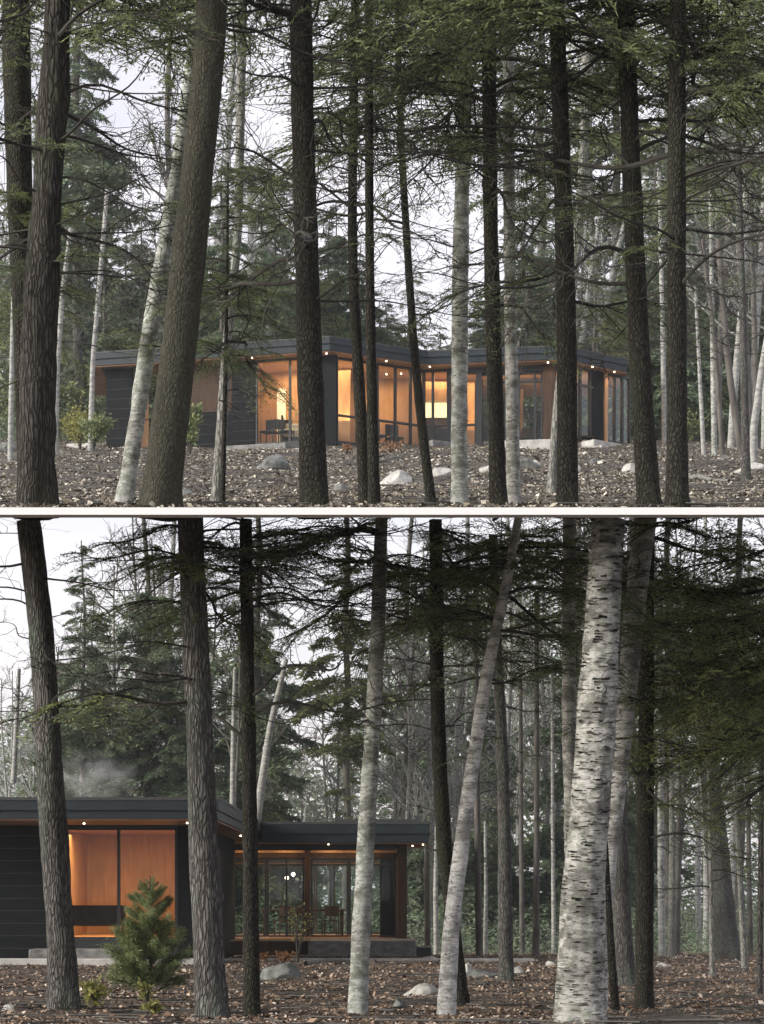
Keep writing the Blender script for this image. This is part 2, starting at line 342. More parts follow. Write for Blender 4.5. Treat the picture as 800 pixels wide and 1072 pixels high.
def dead_branch(n1=9, droop=None, r0=.0075, sub=True):
    g = Geo(); dr = rng.uniform(-.1, .3) if droop is None else droop
    ax = curve(18, dr, rng.uniform(.03, .08)); g.add(*tube(ax, .0014+(r0-.0014)*(1-np.linspace(0, 1, 18))**1.3, 5), 0)
    for k in range(n1):
        t = rng.uniform(.15, .97); p = samp(ax, np.array(t)); L1 = (.5*(1-t)+.12)*rng.uniform(.5, 1.2)
        a = rng.choice([-1, 1])*rng.uniform(.35, 1.0); pit = rng.normal(0, .45)
        c = curve(7, rng.uniform(-.1, .3), .09)*L1
        def rot(c, a, pit):
            c = c@np.array([[math.cos(pit), 0, math.sin(pit)], [0, 1, 0], [-math.sin(pit), 0, math.cos(pit)]])
            return c@np.array([[math.cos(a), math.sin(a), 0], [-math.sin(a), math.cos(a), 0], [0, 0, 1]])
        c = rot(c, a, pit)+p; g.add(*tube(c, np.linspace(.0026, .0008, 7), 3), 0)
        if sub:
            for q in range(rng.integers(2, 6)):
                p2 = samp(c, np.array(rng.uniform(.2, 1))); L2 = L1*rng.uniform(.15, .45)
                c2 = rot(curve(4, rng.uniform(-.1, .3), .1)*L2, a+rng.choice([-1, 1])*rng.uniform(.3, 1), rng.normal(0, .6))+p2
                g.add(*tube(c2, np.linspace(.0018, .0008, 4), 3), 0)
    return g.arr()
LIVE = [live_branch(34, .026, .032, .0075, .85) for _ in range(5)]
SPARSE = [live_branch(26, .024, .032, .008, .7) for _ in range(4)]
DEAD = [dead_branch(rng.integers(6, 13)) for _ in range(7)]
FARL = [live_branch(26, .07, .12, .045, 1, .012) for _ in range(4)]
FARS = [live_branch(13, .08, .10, .035, .8, .012) for _ in range(3)]
def xf(T, pos, az, pit, L, zsq=1.0, roll=0.):
    V, Fq, MI = T; V = V*np.array([1, 1, zsq]); 
    V = V@np.array([[1, 0, 0], [0, math.cos(roll), math.sin(roll)], [0, -math.sin(roll), math.cos(roll)]])
    c, s = math.cos(pit), math.sin(pit); V = V@np.array([[c, 0, s], [0, 1, 0], [-s, 0, c]])
    c, s = math.cos(az), math.sin(az); V = V@np.array([[c, s, 0], [-s, c, 0], [0, 0, 1]])
    return V*L+pos, Fq, MI

def smoothpath(pts, d, d2=None, step=.06):
    A = np.array([(*P(p[0], p[1], d), p[2]/2/F*d) for p in pts]); 
    A = A[np.argsort(A[:, 2])]
    zz = np.arange(A[0, 2], A[-1, 2], step); zz = np.append(zz, A[-1, 2])
    o = np.stack([np.interp(zz, A[:, 2], A[:, c]) for c in (0, 1, 3)], -1)
    k = max(1, int(.5/step)); ker = np.ones(2*k+1)/(2*k+1)
    sm = np.stack([np.convolve(np.pad(o[:, c], k, mode='reflect', reflect_type='odd'), ker, 'valid') for c in range(3)], -1)
    return np.column_stack([sm[:, 0], sm[:, 1], zz, sm[:, 2]])
def trunkmesh(path, segs, seed, rough=.06, flare=.25, knots=6, m=None, flakes=0):
    pts = path[:, :3]; r = path[:, 3].copy(); h = pts[:, 2]-pts[0, 2]; r *= 1+flare*np.exp(-h/(r[0]*1.6))
    V, Fq = tube(pts, r, segs); n = len(pts); c = np.repeat(pts, segs, 0); dv = V-c
    th = np.tile(np.arange(segs)/segs*2*np.pi, n); f = np.empty(len(V)); rr = r.mean()
    kn = [(rng.uniform(0, 2*np.pi), rng.uniform(0, h[-1]), rng.uniform(.12, .3)) for _ in range(knots)]
    hh = np.repeat(h, segs)
    for i in range(len(V)):
        d = dv[i]/rr
        f[i] = 1+rough*mn.noise(Vector((d[0]*3.5, d[1]*3.5, hh[i]/rr*.5+seed)))+rough*1.2*mn.noise(Vector((d[0]*.8, d[1]*.8, hh[i]/rr*.18+seed)))
    for a, z, s in kn:
        da = np.abs((th-a+np.pi) % (2*np.pi)-np.pi); f += s*np.exp(-(da/.28)**2-((hh-z)/(rr*.45))**2)
    lob = np.exp(-hh/(r[0]*1.2))*flare*.35*np.cos(th*4+seed); f += lob
    V = c+dv*f[:, None]; MI = np.zeros(len(Fq)); VV = [V]; FF = [Fq]; MM = [MI]
    if flakes:
        idx = rng.integers(0, len(V), flakes); b = V[idx]; nrm = unit(dv[idx]); tan = unit(np.cross(nrm, [0, 0, 1.]))*rng.choice([-1, 1], flakes)[:, None]
        wv = rr*rng.uniform(.08, .5, flakes)[:, None]**1.0; hv = rr*rng.uniform(.03, .13, flakes)[:, None]; up = np.array([0, 0, 1.])
        b = b+up*rng.uniform(-.05, .05, flakes)[:, None]; A = b-nrm*(.004+.03*rr); B = A+tan*wv+nrm*wv*.10; C = B+up*hv+nrm*wv*.55; D = A+up*hv*.6+nrm*wv*.4
        VV.append(np.stack([A, B, C, D], 1).reshape(-1, 3)); FF.append(np.arange(flakes*4).reshape(-1, 4)+len(V)); MM.append(np.where(rng.random(flakes) < .7, 0, 1))
    return np.concatenate(VV), np.concatenate(FF), np.concatenate(MM)
PLANE_S = (HZ-536.8)/F
def near_tree(name, label, cat, pts, d, bk, live=(), dead=(), sparse=(), needle='needle', group=None, flare=.32, rough=.06, knots=6, flakes=0, under=False, segs=24):
    """pts: centre-line and width of the trunk; live/dead/sparse: (count, y range, length range in m, azimuth or None)"""
    path = smoothpath(pts, d); base = path[0, :3].copy()
    zg = (zl if under else zu)(base[0], d)
    if pts[-1][1] > 400 and abs(zg-base[2]) < .8 and (pts[-1][1] < 600 or under):
        path[0, 2] = min(path[0, 2], zg-.05)
    base = np.array([path[0, 0], path[0, 1], path[0, 2]])
    if under: path = path[path[:, 2] < CZ+PLANE_S*d-.0]
    root = empty(name, base, label, cat, group)
    V, Fq, MI = trunkmesh(path, segs, random.random()*50, rough, flare, knots, flakes=flakes)
    link('trunk', npmesh('trunk', V-base, Fq, [M[bk], M['twig']], MI), root)
    g = Geo()
    dead = [(max(3, int(s[0]*.7)), *s[1:]) for s in dead]
    if not sparse and dead and d < 35 and bk != 'birch_rough': sparse = [(max(2, dead[0][0]//3), dead[0][1], (.4, 1.2))]
    for spec, T, kd in [(s, LIVE, 'l') for s in live]+[(s, SPARSE, 's') for s in sparse]+[(s, DEAD, 'd') for s in dead]:
        cnt, (y0, y1), (l0, l1) = spec[:3]; azr = spec[3] if len(spec) > 3 else None
        for k in range(cnt):
            py = rng.uniform(y0, y1); z = CZ+(HZ-py)/F*d
            p = np.array([np.interp(z, path[:, 2], path[:, c]) for c in (0, 1)]+[z])
            if z > path[-1, 2]+.3: continue
            az = rng.uniform(0, 2*np.pi) if azr is None else rng.uniform(*azr)
            L = rng.uniform(l0, l1)
            pit = rng.normal(.12 if kd != 'd' else .1, .16)
            g.add(*xf(T[rng.integers(len(T))], p, az, pit, L, 1.0 if kd != 'd' else rng.uniform(.4, 1.5), rng.normal(0, .25) if kd != 'd' else rng.uniform(-.6, .6)))
    if g.n:
        V, Fq, MI = g.arr()
        if under:
            ok = ((V[:, 2] < CZ+PLANE_S*V[:, 1]) | (V[:, 1] < 11))[Fq].all(1) & (V[:, 1] > 9)[Fq].all(1); Fq, MI = Fq[ok], MI[ok]
        else:
            ok = (V[:, 1] > 9)[Fq].all(1); Fq, MI = Fq[ok], MI[ok]
        link('crown' if (live or sparse) else 'branches', npmesh('crown', V-base, Fq, [M['twig'], M[needle]], MI, smooth=False), root)
    return root
def at(py_pts, top=None): return py_pts

# ================================================================= UPPER SCENE: near trees
UP = 'upper forest: trees at the front of the slope'
def ext(p, y=-260):
    (x0, y0, w0), (x1, y1, w1) = p[0], p[1]; s = (x1-x0)/(y1-y0)
    return [(x0+s*(y-y0)*.6, y, w0*.85)]+p
RT, LT = (-.9, .9), (math.pi-.9, math.pi+.9)
G1 = dict(group=None)
near_tree('hemlock_tree', 'dark leafy trunk at the far left edge of the upper forest, behind the knobbly one', 'tree', ext([(16, 0, 30), (18, 100, 29), (22, 250, 25), (27, 400, 22), (30, 531, 22)]), 15, 'bark_dark', live=[(16, (-200, 40), (1., 2.)), (10, (60, 330), (.3, .8))], dead=[(14, (0, 400), (.6, 2.))], needle='needle_olive')
near_tree('pine_tree', 'thick knobbly dark trunk near the left edge of the upper forest', 'tree', ext([(60, 0, 28), (56, 130, 29), (44, 270, 36), (40, 400, 37), (38, 531, 37)]), 12.6, 'bark_mid', live=[(10, (-200, 20), (.8, 1.6)), (7, (230, 330), (.2, .45))], dead=[(20, (0, 290), (.6, 1.9)), (9, (150, 290), (.8, 1.6), RT)], rough=.16, knots=14)
near_tree('beech_tree', 'thick smooth brown trunk leaning right in front of the house\'s left wing', 'tree', ext([(223, 0, 33), (216, 100, 32), (197, 270, 35), (184, 400, 38), (167, 531, 38)]), 12.3, 'bark_brown', dead=[(5, (-100, 80), (.8, 1.6))], knots=5, rough=.05)
near_tree('birch_tree', 'leaning white birch half hidden behind the thick brown leaning trunk', 'tree', ext([(207, 0, 10), (192, 130, 12), (173, 260, 16), (155, 350, 18), (143, 450, 16), (129, 529, 18)]), 17, 'birch_grey', dead=[(6, (250, 460), (.3, .8))], flakes=260, rough=.1)
near_tree('slender_tree', 'slim pale grey trunk right of the brown leaning trunk, beside the spruce sapling', 'tree', ext([(254, 0, 10), (249, 270, 9), (238, 345, 10), (232, 450, 11), (227, 528, 13)]), 18.5, 'bark_pale', dead=[(8, (0, 330), (.4, 1.2))])
near_tree('spruce_sapling', 'thin dark spruce sapling before the siding between leaning trunk and first lit window', 'sapling', [(239, 170, 2), (238, 270, 3.2), (236, 400, 4.5), (233, 529, 5.5)], 16.5, 'bark_dark', live=[(46, (172, 370), (.3, .75))], dead=[(12, (330, 470), (.2, .5))], segs=8, knots=0)
near_tree('hemlock_tree', 'straight dark trunk crossing the lit bedroom window, left of centre', 'tree', ext([(315, 0, 23), (317, 130, 23), (321, 270, 25), (325, 400, 27), (329, 531, 29)]), 13, 'bark_dark', live=[(14, (-220, 20), (.9, 1.9))], dead=[(24, (0, 330), (.5, 2.))], knots=10)
near_tree('hemlock_tree', 'left one of two slim dark trunks standing close together in the centre', 'tree', ext([(372, 0, 9), (368, 270, 10), (376, 400, 12), (383, 530, 14)]), 15.5, 'bark_dark', live=[(18, (-200, 110), (.7, 1.6))], dead=[(18, (0, 300), (.5, 1.6))])
near_tree('hemlock_tree', 'right one of two slim dark trunks standing close together in the centre', 'tree', ext([(386, 0, 9), (387, 270, 9), (389, 400, 11), (392, 530, 13)]), 14.5, 'bark_dark', live=[(16, (-200, 130), (.7, 1.6))], dead=[(14, (0, 330), (.4, 1.4))])
near_tree('hemlock_tree', 'thinnest dark trunk leaning left, just before the kitchen windows', 'tree', ext([(416, 0, 6), (419, 130, 7), (427, 270, 8), (436, 400, 9), (452, 530, 11)]), 17, 'bark_dark', live=[(18, (-200, 160), (.7, 1.8))], dead=[(14, (20, 340), (.5, 1.4))])
near_tree('birch_tree', 'straight white birch at the centre where both house wings meet', 'tree', [(491, -120, 9), (489, 0, 11), (487, 90, 14), (482, 270, 17), (481, 400, 17), (481, 531, 17)], 16, 'birch_grey', live=[(10, (-60, 100), (.5, 1.2))], dead=[(6, (60, 300), (.3, .8))], flakes=300, rough=.1)
near_tree('hemlock_tree', 'dark trunk just right of the central white birch', 'tree', ext([(512, 0, 15), (513, 200, 15), (516, 330, 16), (522, 531, 18)]), 14, 'bark_dark', live=[(17, (-200, 130), (.7, 1.6))], dead=[(18, (0, 330), (.5, 1.5))])
near_tree('birch_tree', 'rough silvery banded trunk before the glazed right wing, left of the brown post', 'tree', ext([(532, 0, 12), (533, 200, 12), (534, 300, 12), (538, 531, 15)]), 15, 'birch_rough', live=[(14, (-180, 200), (.5, 1.4))], dead=[(10, (0, 320), (.5, 1.2))], flakes=280, rough=.1, needle='needle_olive')
near_tree('hemlock_tree', 'stout dark trunk standing before the right corner of the glazed wing', 'tree', ext([(583, 0, 16), (587, 130, 17), (592, 270, 20), (594, 400, 21), (594, 531, 22)]), 13.2, 'bark_dark', live=[(16, (-220, 60), (.8, 1.7))], dead=[(20, (0, 330), (.5, 1.6))], knots=10)
near_tree('pale_tree', 'slim pale greenish trunk passing behind the stout dark one by the house corner', 'tree', ext([(617, 0, 10), (612, 150, 10), (604, 270, 10), (585, 400, 8), (578, 500, 9)]), 24, 'bark_pale', dead=[(6, (0, 330), (.5, 1.2))])
near_tree('hemlock_tree', 'dark trunk leaning left across the right end of the house roof', 'tree', ext([(655, 0, 18), (659, 130, 19), (665, 270, 21), (671, 400, 22), (680, 531, 24)]), 13, 'bark_dark', live=[(10, (-220, 20), (.8, 1.7))], dead=[(26, (-20, 330), (.5, 1.7)), (8, (60, 260), (1., 1.7), RT)], knots=12)
near_tree('hemlock_tree', 'straight dark trunk just right of the house, beyond its roof end', 'tree', ext([(710, 0, 17), (708, 270, 20), (709, 400, 21), (709, 531, 23)]), 12.5, 'bark_dark', live=[(16, (-220, 40), (.8, 1.8)), (5, (20, 160), (.6, 1.1), RT)], dead=[(20, (0, 320), (.6, 1.9)), (12, (60, 330), (.8, 1.9), RT)], knots=10)
near_tree('hemlock_tree', 'slim mid-distance trunk at the right with dark boughs reaching over the slope', 'tree', ext([(773, 0, 5), (773, 150, 5), (777, 300, 7), (781, 480, 9)]), 34, 'bark_pine', live=[(36, (-160, 220), (1.3, 3.))], dead=[(16, (120, 380), (1., 2.6))], needle='needle_olive', segs=12)
# mid-distance slim trees, right and left of the house
MID = [([(735, 250, 5), (748, 350, 5), (757, 480, 6)], 50, 'bark_far', 'thin leaning trunk first right of the straight dark trunk'),
       ([(728, 300, 3), (733, 400, 4), (737, 478, 5)], 55, 'bark_far_pale', 'pale stick-thin trunk standing right of the house'),
       ([(752, 250, 6), (762, 380, 7), (778, 486, 8)], 45, 'bark_far', 'dark trunk leaning left among the thin trees at right'),
       ([(812, 310, 5), (800, 370, 7), (789, 450, 8)], 42, 'bark_far_pale', 'pale birch leaning right at the right edge'),
       ([(744, 200, 4), (746, 350, 5), (748, 478, 6)], 60, 'birch_grey', 'mottled slim birch in the thin trees at right'),
       ([(690, 180, 4), (694, 350, 5), (696, 470, 6)], 70, 'bark_far_pale', 'pale trunk showing between the two dark right trunks'),
       ([(629, 220, 5), (620, 280, 6), (609, 360, 7)], 85, 'bark_far_pale', 'left of two pale birches leaning right behind the roof'),
       ([(668, 180, 5), (645, 270, 6), (626, 370, 7)], 88, 'bark_far_pale', 'right of two pale birches leaning right behind the roof'),
       ([(74, 240, 4), (66, 300, 5), (60, 380, 6), (58, 460, 6)], 55, 'bark_far_pale', 'pale thin birch just right of the knobbly left trunk'),
       ([(112, 200, 4), (104, 300, 5), (97, 380, 5), (95, 460, 6)], 60, 'bark_far_pale', 'pale slim trunk left of the house\'s end wall'),
       ([(14, 300, 4), (12, 400, 5), (11, 468, 6)], 50, 'bark_far_pale', 'pale thin trunk at the left edge of the upper forest'),
       ([(786, 200, 5), (790, 350, 6), (793, 478, 6)], 62, 'bark_far', 'dark thin trunk at the right edge of the upper forest'),
       ([(262, 180, 6), (263, 260, 7), (262, 350, 8)], 82, 'bark_far_pale', 'pale stout trunk rising behind the roof above the lit bedroom'),
       ([(283, 160, 4), (282, 260, 5), (281, 352, 5)], 84, 'bark_far_pale', 'pale thin trunk rising behind the roof next to the stout pale one')]
for p, d, bk, lb in MID:
    t = near_tree('slim_tree', lb, 'tree', p, d, bk, dead=[(14, (p[0][1]-20, p[-1][1]-100), (1., 3.))], segs=10, knots=2, flare=.1)

# ================================================================= LOWER SCENE: near trees
kw = dict(under=True)
near_tree('pine_tree', 'grey furrowed trunk leaning left before the siding at the lower left', 'tree', [(26, 520, 24), (31, 540, 25), (44, 670, 26), (52, 805, 27), (60, 930, 29), (68, 1056, 31)], 15.5, 'bark_pine', dead=[(16, (545, 760), (.5, 1.5)), (5, (560, 700), (.9, 1.5), RT)], rough=.09, knots=8, **kw)
near_tree('pine_tree', 'grey furrowed trunk in front of the near house corner, mossy on its left', 'tree', [(199, 520, 26), (199, 540, 27), (205, 670, 27), (210, 802, 29), (215, 930, 31), (223, 1076, 34)], 13.5, 'bark_pine', live=[(10, (545, 640), (.35, .8))], dead=[(16, (545, 740), (.5, 1.5))], rough=.09, knots=8, needle='needle_olive', **kw)
near_tree('hemlock_tree', 'slim straight dark trunk between the two house wings', 'tree', [(257, 520, 13), (257, 540, 13), (261, 802, 15), (264, 1076, 18)], 13.8, 'bark_dark', live=[(10, (545, 640), (.4, 1.))], dead=[(20, (545, 800), (.5, 1.5)), (8, (560, 640), (.9, 1.5), RT)], knots=12, **kw)
near_tree('birch_tree', 'pale grey-green birch in front of the glazed pavilion', 'tree', [(400, 520, 12), (398, 600, 15), (394, 700, 16), (388, 802, 17), (380, 930, 19), (374, 1076, 21)], 14.5, 'birch_grey', live=[(8, (545, 620), (.5, 1.2))], dead=[(8, (600, 800), (.3, .8))], flakes=60, knots=8, rough=.05, **kw)
near_tree('hemlock_tree', 'dark bent trunk passing behind the leaning white birch', 'tree', [(456, 520, 13), (456, 540, 13), (457, 700, 15), (462, 850, 16), (468, 920, 15), (478, 1000, 15), (487, 1078, 15)], 17, 'bark_dark', live=[(15, (545, 640), (.5, 1.4))], dead=[(16, (600, 800), (.5, 1.4))], knots=10, **kw)
near_tree('birch_tree', 'curved banded white birch right of the pavilion', 'tree', [(548, 520, 8), (538, 580, 9), (520, 655, 12), (505, 725, 13), (496, 790, 14), (491, 840, 15), (479, 905, 16), (475, 950, 17), (468, 1005, 18), (467, 1078, 20)], 14.2, 'birch', live=[(13, (560, 660), (.4, 1.1))], dead=[(5, (640, 800), (.3, .9))], flakes=260, knots=6, rough=.08, **kw)
near_tree('pine_tree', 'grey straight trunk between the curved birch and the big birch', 'tree', [(516, 560, 9), (519, 660, 11), (525, 760, 12), (528, 850, 13), (530, 1031, 16)], 28, 'bark_pine', live=[(14, (540, 650), (1., 2.2))], dead=[(14, (600, 820), (.8, 2.))], **kw)
near_tree('birch_tree', 'slim mottled birch just left of the big peeling birch', 'tree', [(596, 520, 14), (597, 560, 14), (595, 700, 15), (597, 805, 15), (600, 930, 15), (602, 1040, 16)], 19, 'birch_rough', live=[(6, (545, 640), (.5, 1.2))], dead=[(10, (545, 800), (.5, 1.4))], flakes=260, rough=.1, **kw)
near_tree('birch_tree', 'biggest birch, with thick peeling bark in dark curls', 'tree', [(639, 520, 33), (638, 540, 34), (629, 670, 38), (623, 800, 41), (613, 880, 45), (610, 930, 46), (607, 1078, 48)], 12.4, 'birch_rough', dead=[(3, (560, 800), (.3, .7))], flakes=1500, knots=12, rough=.1, segs=40, **kw)
near_tree('birch_tree', 'clean white birch leaning out right behind the biggest birch', 'tree', [(678, 520, 24), (676, 540, 24), (661, 670, 22), (651, 800, 18), (641, 880, 15), (632, 960, 13), (630, 1040, 12)], 15.5, 'birch', dead=[(4, (560, 800), (.4, .9))], flakes=160, knots=5, rough=.05, **kw)
near_tree('dead_sapling', 'thin dark stick of a tree leaning at the foot of the biggest birch', 'sapling', [(634, 880, 5), (637, 960, 8), (646, 1078, 10)], 15, 'bark_dark', knots=3, segs=12, **kw)
near_tree('pine_tree', 'stout furrowed grey trunk seen just right of the big birch', 'tree', [(643, 640, 14), (648, 800, 17), (649, 900, 18), (655, 1036, 21)], 26, 'bark_pine', live=[(16, (540, 720), (.8, 2.))], dead=[(6, (700, 860), (.6, 1.4))], **kw)
near_tree('hemlock_tree', 'straight dark brown trunk right of the big birch', 'tree', [(678, 520, 14), (677, 740, 16), (676, 850, 18), (674, 1078, 20)], 16, 'bark_dark', live=[(13, (545, 720), (.6, 1.5))], dead=[(8, (700, 900), (.4, 1.))], needle='needle_olive', knots=8, **kw)
near_tree('hemlock_tree', 'thickest far trunk, tapering grey, at the right of the lower forest', 'tree', [(736, 640, 17), (742, 800, 20), (752, 900, 24), (760, 1003, 29)], 55, 'bark_pine', live=[(20, (560, 830), (2., 4.))], dead=[(10, (700, 900), (1.5, 3.))], **kw)
near_tree('slim_tree', 'thin pale leaning stem right of the thickest far trunk', 'tree', [(768, 800, 4), (773, 890, 5), (780, 1016, 7)], 40, 'bark_pale', dead=[(10, (740, 900), (.8, 1.8))], segs=10, **kw)
near_tree('slim_tree', 'thin pale straight stem left of the thickest far trunk', 'tree', [(741, 780, 3), (744, 900, 4), (746, 1026, 6)], 32, 'bark_pale', dead=[(16, (740, 940), (.6, 1.5))], segs=10, **kw)
near_tree('hemlock_sapling', 'thin dark stem near the right edge of the lower forest', 'sapling', [(798, 640, 4), (797, 850, 5), (795, 1055, 7)], 20, 'bark_pine', live=[(16, (560, 800), (.8, 1.6))], dead=[(6, (800, 940), (.3, .9))], needle='needle_olive', segs=10, **kw)
near_tree('hemlock_tree', 'leafy hemlock at the right edge whose boughs hang over the lower scene', 'tree', [(830, 520, 18), (834, 800, 22), (838, 1070, 25)], 15.5, 'bark_dark', live=[(26, (545, 800), (.8, 1.6), (1.8, 4.4))], dead=[(8, (700, 900), (.5, 1.2))], needle='needle_olive', **kw)
LMID = [([(14, 820, 6), (20, 700, 4)][::-1], 60, 'bark_far_pale', 'pale short trunk at the left edge behind the low roof'),
        ([(300, 690, 5), (283, 760, 7), (272, 835, 9), (268, 870, 9)], 80, 'bark_far_pale', 'pale birch leaning right behind the low roof'),
        ([(246, 700, 4), (244, 780, 5), (243, 880, 7)], 75, 'bark_far_pale', 'pale thin trunk between furrowed and slim dark trunks behind the roof'),
        ([(446, 860, 5), (447, 930, 6), (448, 1000, 7)], 70, 'bark_far', 'grey trunk just right of the pavilion end'),
        ([(458, 840, 4), (456, 930, 5), (457, 1000, 6)], 74, 'bark_far_pale', 'pale thin trunk right of the pavilion end'),
        ([(498, 620, 5), (500, 900, 7), (502, 1000, 8)], 66, 'bark_far', 'grey slim trunk left of the grey straight trunk'),
        ([(508, 860, 3), (509, 930, 4), (508, 1000, 5)], 72, 'bark_far_pale', 'pale stick trunk beside the grey straight trunk'),
        ([(545, 700, 4), (546, 900, 5), (547, 998, 6)], 76, 'bark_far', 'dark thin trunk right of the grey straight trunk'),
        ([(562, 620, 5), (562, 880, 6), (561, 998, 8)], 68, 'bark_far', 'dark straight trunk in the gap left of the big birch'),
        ([(578, 700, 3), (579, 900, 4), (580, 998, 5)], 80, 'bark_far_pale', 'pale thin trunk in the gap left of the big birch'),
        ([(691, 700, 5), (692, 880, 7), (693, 1000, 8)], 64, 'bark_far_pale', 'pale trunk just right of the straight dark brown trunk'),
        ([(703, 760, 5), (704, 900, 7), (703, 1005, 8)], 60, 'bark_pale', 'mottled pale trunk right of the straight dark brown trunk'),
        ([(712, 800, 4), (710, 900, 6), (709, 998, 7)], 72, 'bark_far', 'dark slim trunk between mottled pale trunk and thick far trunk'),
        ([(783, 700, 4), (784, 900, 5), (786, 1000, 6)], 68, 'bark_far', 'dark thin trunk right of the thickest far trunk')]
for p, d, bk, lb in LMID:
    near_tree('slim_tree', lb, 'tree', p, d, bk, dead=[(12, (max(560, p[0][1]-20), p[-1][1]-90), (1., 3.))], segs=10, knots=2, flare=.1, under=True)

# ================================================================= far trees (prototypes, copied)
def conifer_proto(h, rad, cut, nb, needle, T, start=.12):
    root = empty('conifer_tree', (0, 0, -50)); g = Geo()
    z = np.linspace(0, h*(1 if not cut else 1.0), 14); pth = np.column_stack([.06*np.sin(z), .05*np.cos(z*1.3), z])
    r = np.linspace(.15, .02 if not cut else .10, 14); V, Fq = tube(pth, r, 8)
    link('trunk', npmesh('trunk', V, Fq, [M['bark_far']]), root)
    for k in range(nb):
        t = rng.uniform(start, .995) if not cut else rng.uniform(start, .97)
        L = (rad*(1-t)**.75+.25)*rng.uniform(.55, 1.25) if not cut else rad*rng.uniform(.3, 1.0)*(.6+.4*math.sin(t*9+rad))
        p = np.array([0, 0, t*h]); g.add(*xf(T[rng.integers(len(T))], p, rng.uniform(0, 2*np.pi), rng.normal(-.08, .18), L, 1, rng.normal(0, .3)))
    V, Fq, MI = g.arr(); link('crown', npmesh('crown', V, Fq, [M['bark_far'], M[needle]], MI, smooth=False), root)
    return root
def bare_proto(h, bk, seed, cut=False):
    root = empty('bare_tree', (0, 0, -50)); g = Geo(); r_ = np.random.default_rng(seed)
    z = np.linspace(0, h, 12); pth = np.column_stack([.25*np.sin(z*.35+seed), .2*np.cos(z*.3+seed), z]); pth[:, :2] -= pth[0, :2]
    V, Fq = tube(pth, np.linspace(.13, .03 if not cut else .08, 12), 8); link('trunk', npmesh('trunk', V, Fq, [M[bk]]), root)
    def grow(p, dr, L, r, lev):
        n = 6; pts = [p]; d = dr
        for i in range(n):
            d = unit(d+r_.normal(0, .12, 3)+np.array([0, 0, .06])); pts.append(pts[-1]+d*L/n)
        pts = np.array(pts); g.add(*tube(pts, np.linspace(r, r*.4, n+1), 4 if lev < 2 else 3), 0)
        if lev < 3:
            for k in range(5 if lev < 2 else 4):
                i = r_.integers(2, n+1); nd = unit(d+r_.normal(0, .55, 3)); grow(pts[i], nd, L*r_.uniform(.4, .65), r*.5, lev+1)
    for k in range(17):
        t = r_.uniform(.22, .98 if not cut else .8); a = r_.uniform(0, 6.28); p = np.array([np.interp(t*h, z, pth[:, 0]), np.interp(t*h, z, pth[:, 1]), t*h])
        grow(p, unit(np.array([math.cos(a), math.sin(a), r_.uniform(.5, 1.6)])), h*.22*(1.3-t)*(.7 if cut else 1), .045, 1)
    V, Fq, MI = g.arr()
    if cut: ok = (V[:, 2] < h*.995)[Fq].all(1); Fq = Fq[ok]; MI = MI[ok]
    link('crown', npmesh('crown', V, Fq, [M[bk]], MI), root); return root
PR = {'tip': [conifer_proto(14, 2.6, False, 130, 'needle_far', FARL), conifer_proto(14, 2.0, False, 110, 'needle_far', FARL), conifer_proto(13, 3.0, False, 100, 'needle_farb', FARS)],
      'cut': [conifer_proto(16, 2.6, True, 110, 'needle_far', FARL, .18), conifer_proto(16, 2.2, True, 90, 'needle_farb', FARL, .25), conifer_proto(16, 2.8, True, 80, 'needle_far', FARS, .1)],
      'bare': [bare_proto(15, 'bark_far_pale', 3), bare_proto(14, 'bark_far_pale', 8), bare_proto(15, 'bark_far', 21)],
      'barecut': [bare_proto(16, 'bark_far_pale', 5, True), bare_proto(16, 'bark_far', 13, True)]}
PH = {'tip': 14, 'cut': 16, 'bare': 15, 'barecut': 16}
used = set()
def dup(root):
    if root.name not in used: used.add(root.name); return root
    r = root.copy(); COL.objects.link(r)
    for ch in list(root.children):
        c = ch.copy(); COL.objects.link(c); c.parent = r
    return r
def far_tree(px, d, ytop, kind, k, zf, label, group):
    r = dup(PR[kind][k % len(PR[kind])]); x = (px-400)/F*d; zb = zf(x, d)-.1
    H = CZ+(HZ-ytop)/F*d-zb; s = H/PH[kind]; r.location = (x, d, zb); sx = min(1.35, max(.75, s))
    r.scale = (sx, sx, s); r.rotation_euler = (0, 0, rng.uniform(0, 6.28)); tag(r, label, 'tree', group)
KL = {'tip': 'conifer standing', 'cut': 'tall conifer standing', 'bare': 'leafless tree standing', 'barecut': 'tall leafless tree standing'}
def region(px, up):
    if up: return ('left of the dark house' if px < 100 else 'behind the dark house' if px < 680 else 'right of the dark house')
    return ('behind the low roof' if px < 440 else 'beyond the right of the low pavilion')
def topU(px): return float(np.interp(px, [0, 60, 110, 200, 300, 380, 440, 520, 600, 680, 800], [190, 215, 245, 240, 200, 265, 320, 275, 230, 200, 130]))
def topL(px): return float(np.interp(px, [0, 40, 85, 130, 200, 300, 345, 400, 480, 560, 800], [690, 665, 640, 560, 600, 700, 740, 620, 550, 542, 542]))
cnt = 0
MARKS = {True: [(-99, 'left edge'), (44, 'knobbly trunk'), (110, 'house end wall'), (190, 'brown leaning trunk'), (239, 'spruce sapling'), (320, 'bedroom trunk'), (380, 'slim pair'), (430, 'thinnest trunk'), (482, 'central birch'), (535, 'banded trunk'), (592, 'corner trunk'), (666, 'leaning dark trunk'), (709, 'straight dark trunk'), (775, 'boughed trunk'), (900, 'right edge')],
         False: [(-99, 'left edge'), (45, 'furrowed left trunk'), (87, 'spired conifer'), (157, 'young pine'), (208, 'house corner trunk'), (260, 'slim dark trunk'), (320, 'pavilion post'), (385, 'pale grey-green birch'), (462, 'bent trunk'), (495, 'curved birch'), (528, 'grey straight trunk'), (600, 'big birch'), (677, 'dark brown trunk'), (755, 'thickest far trunk'), (900, 'right edge')]}
FARLIST = []
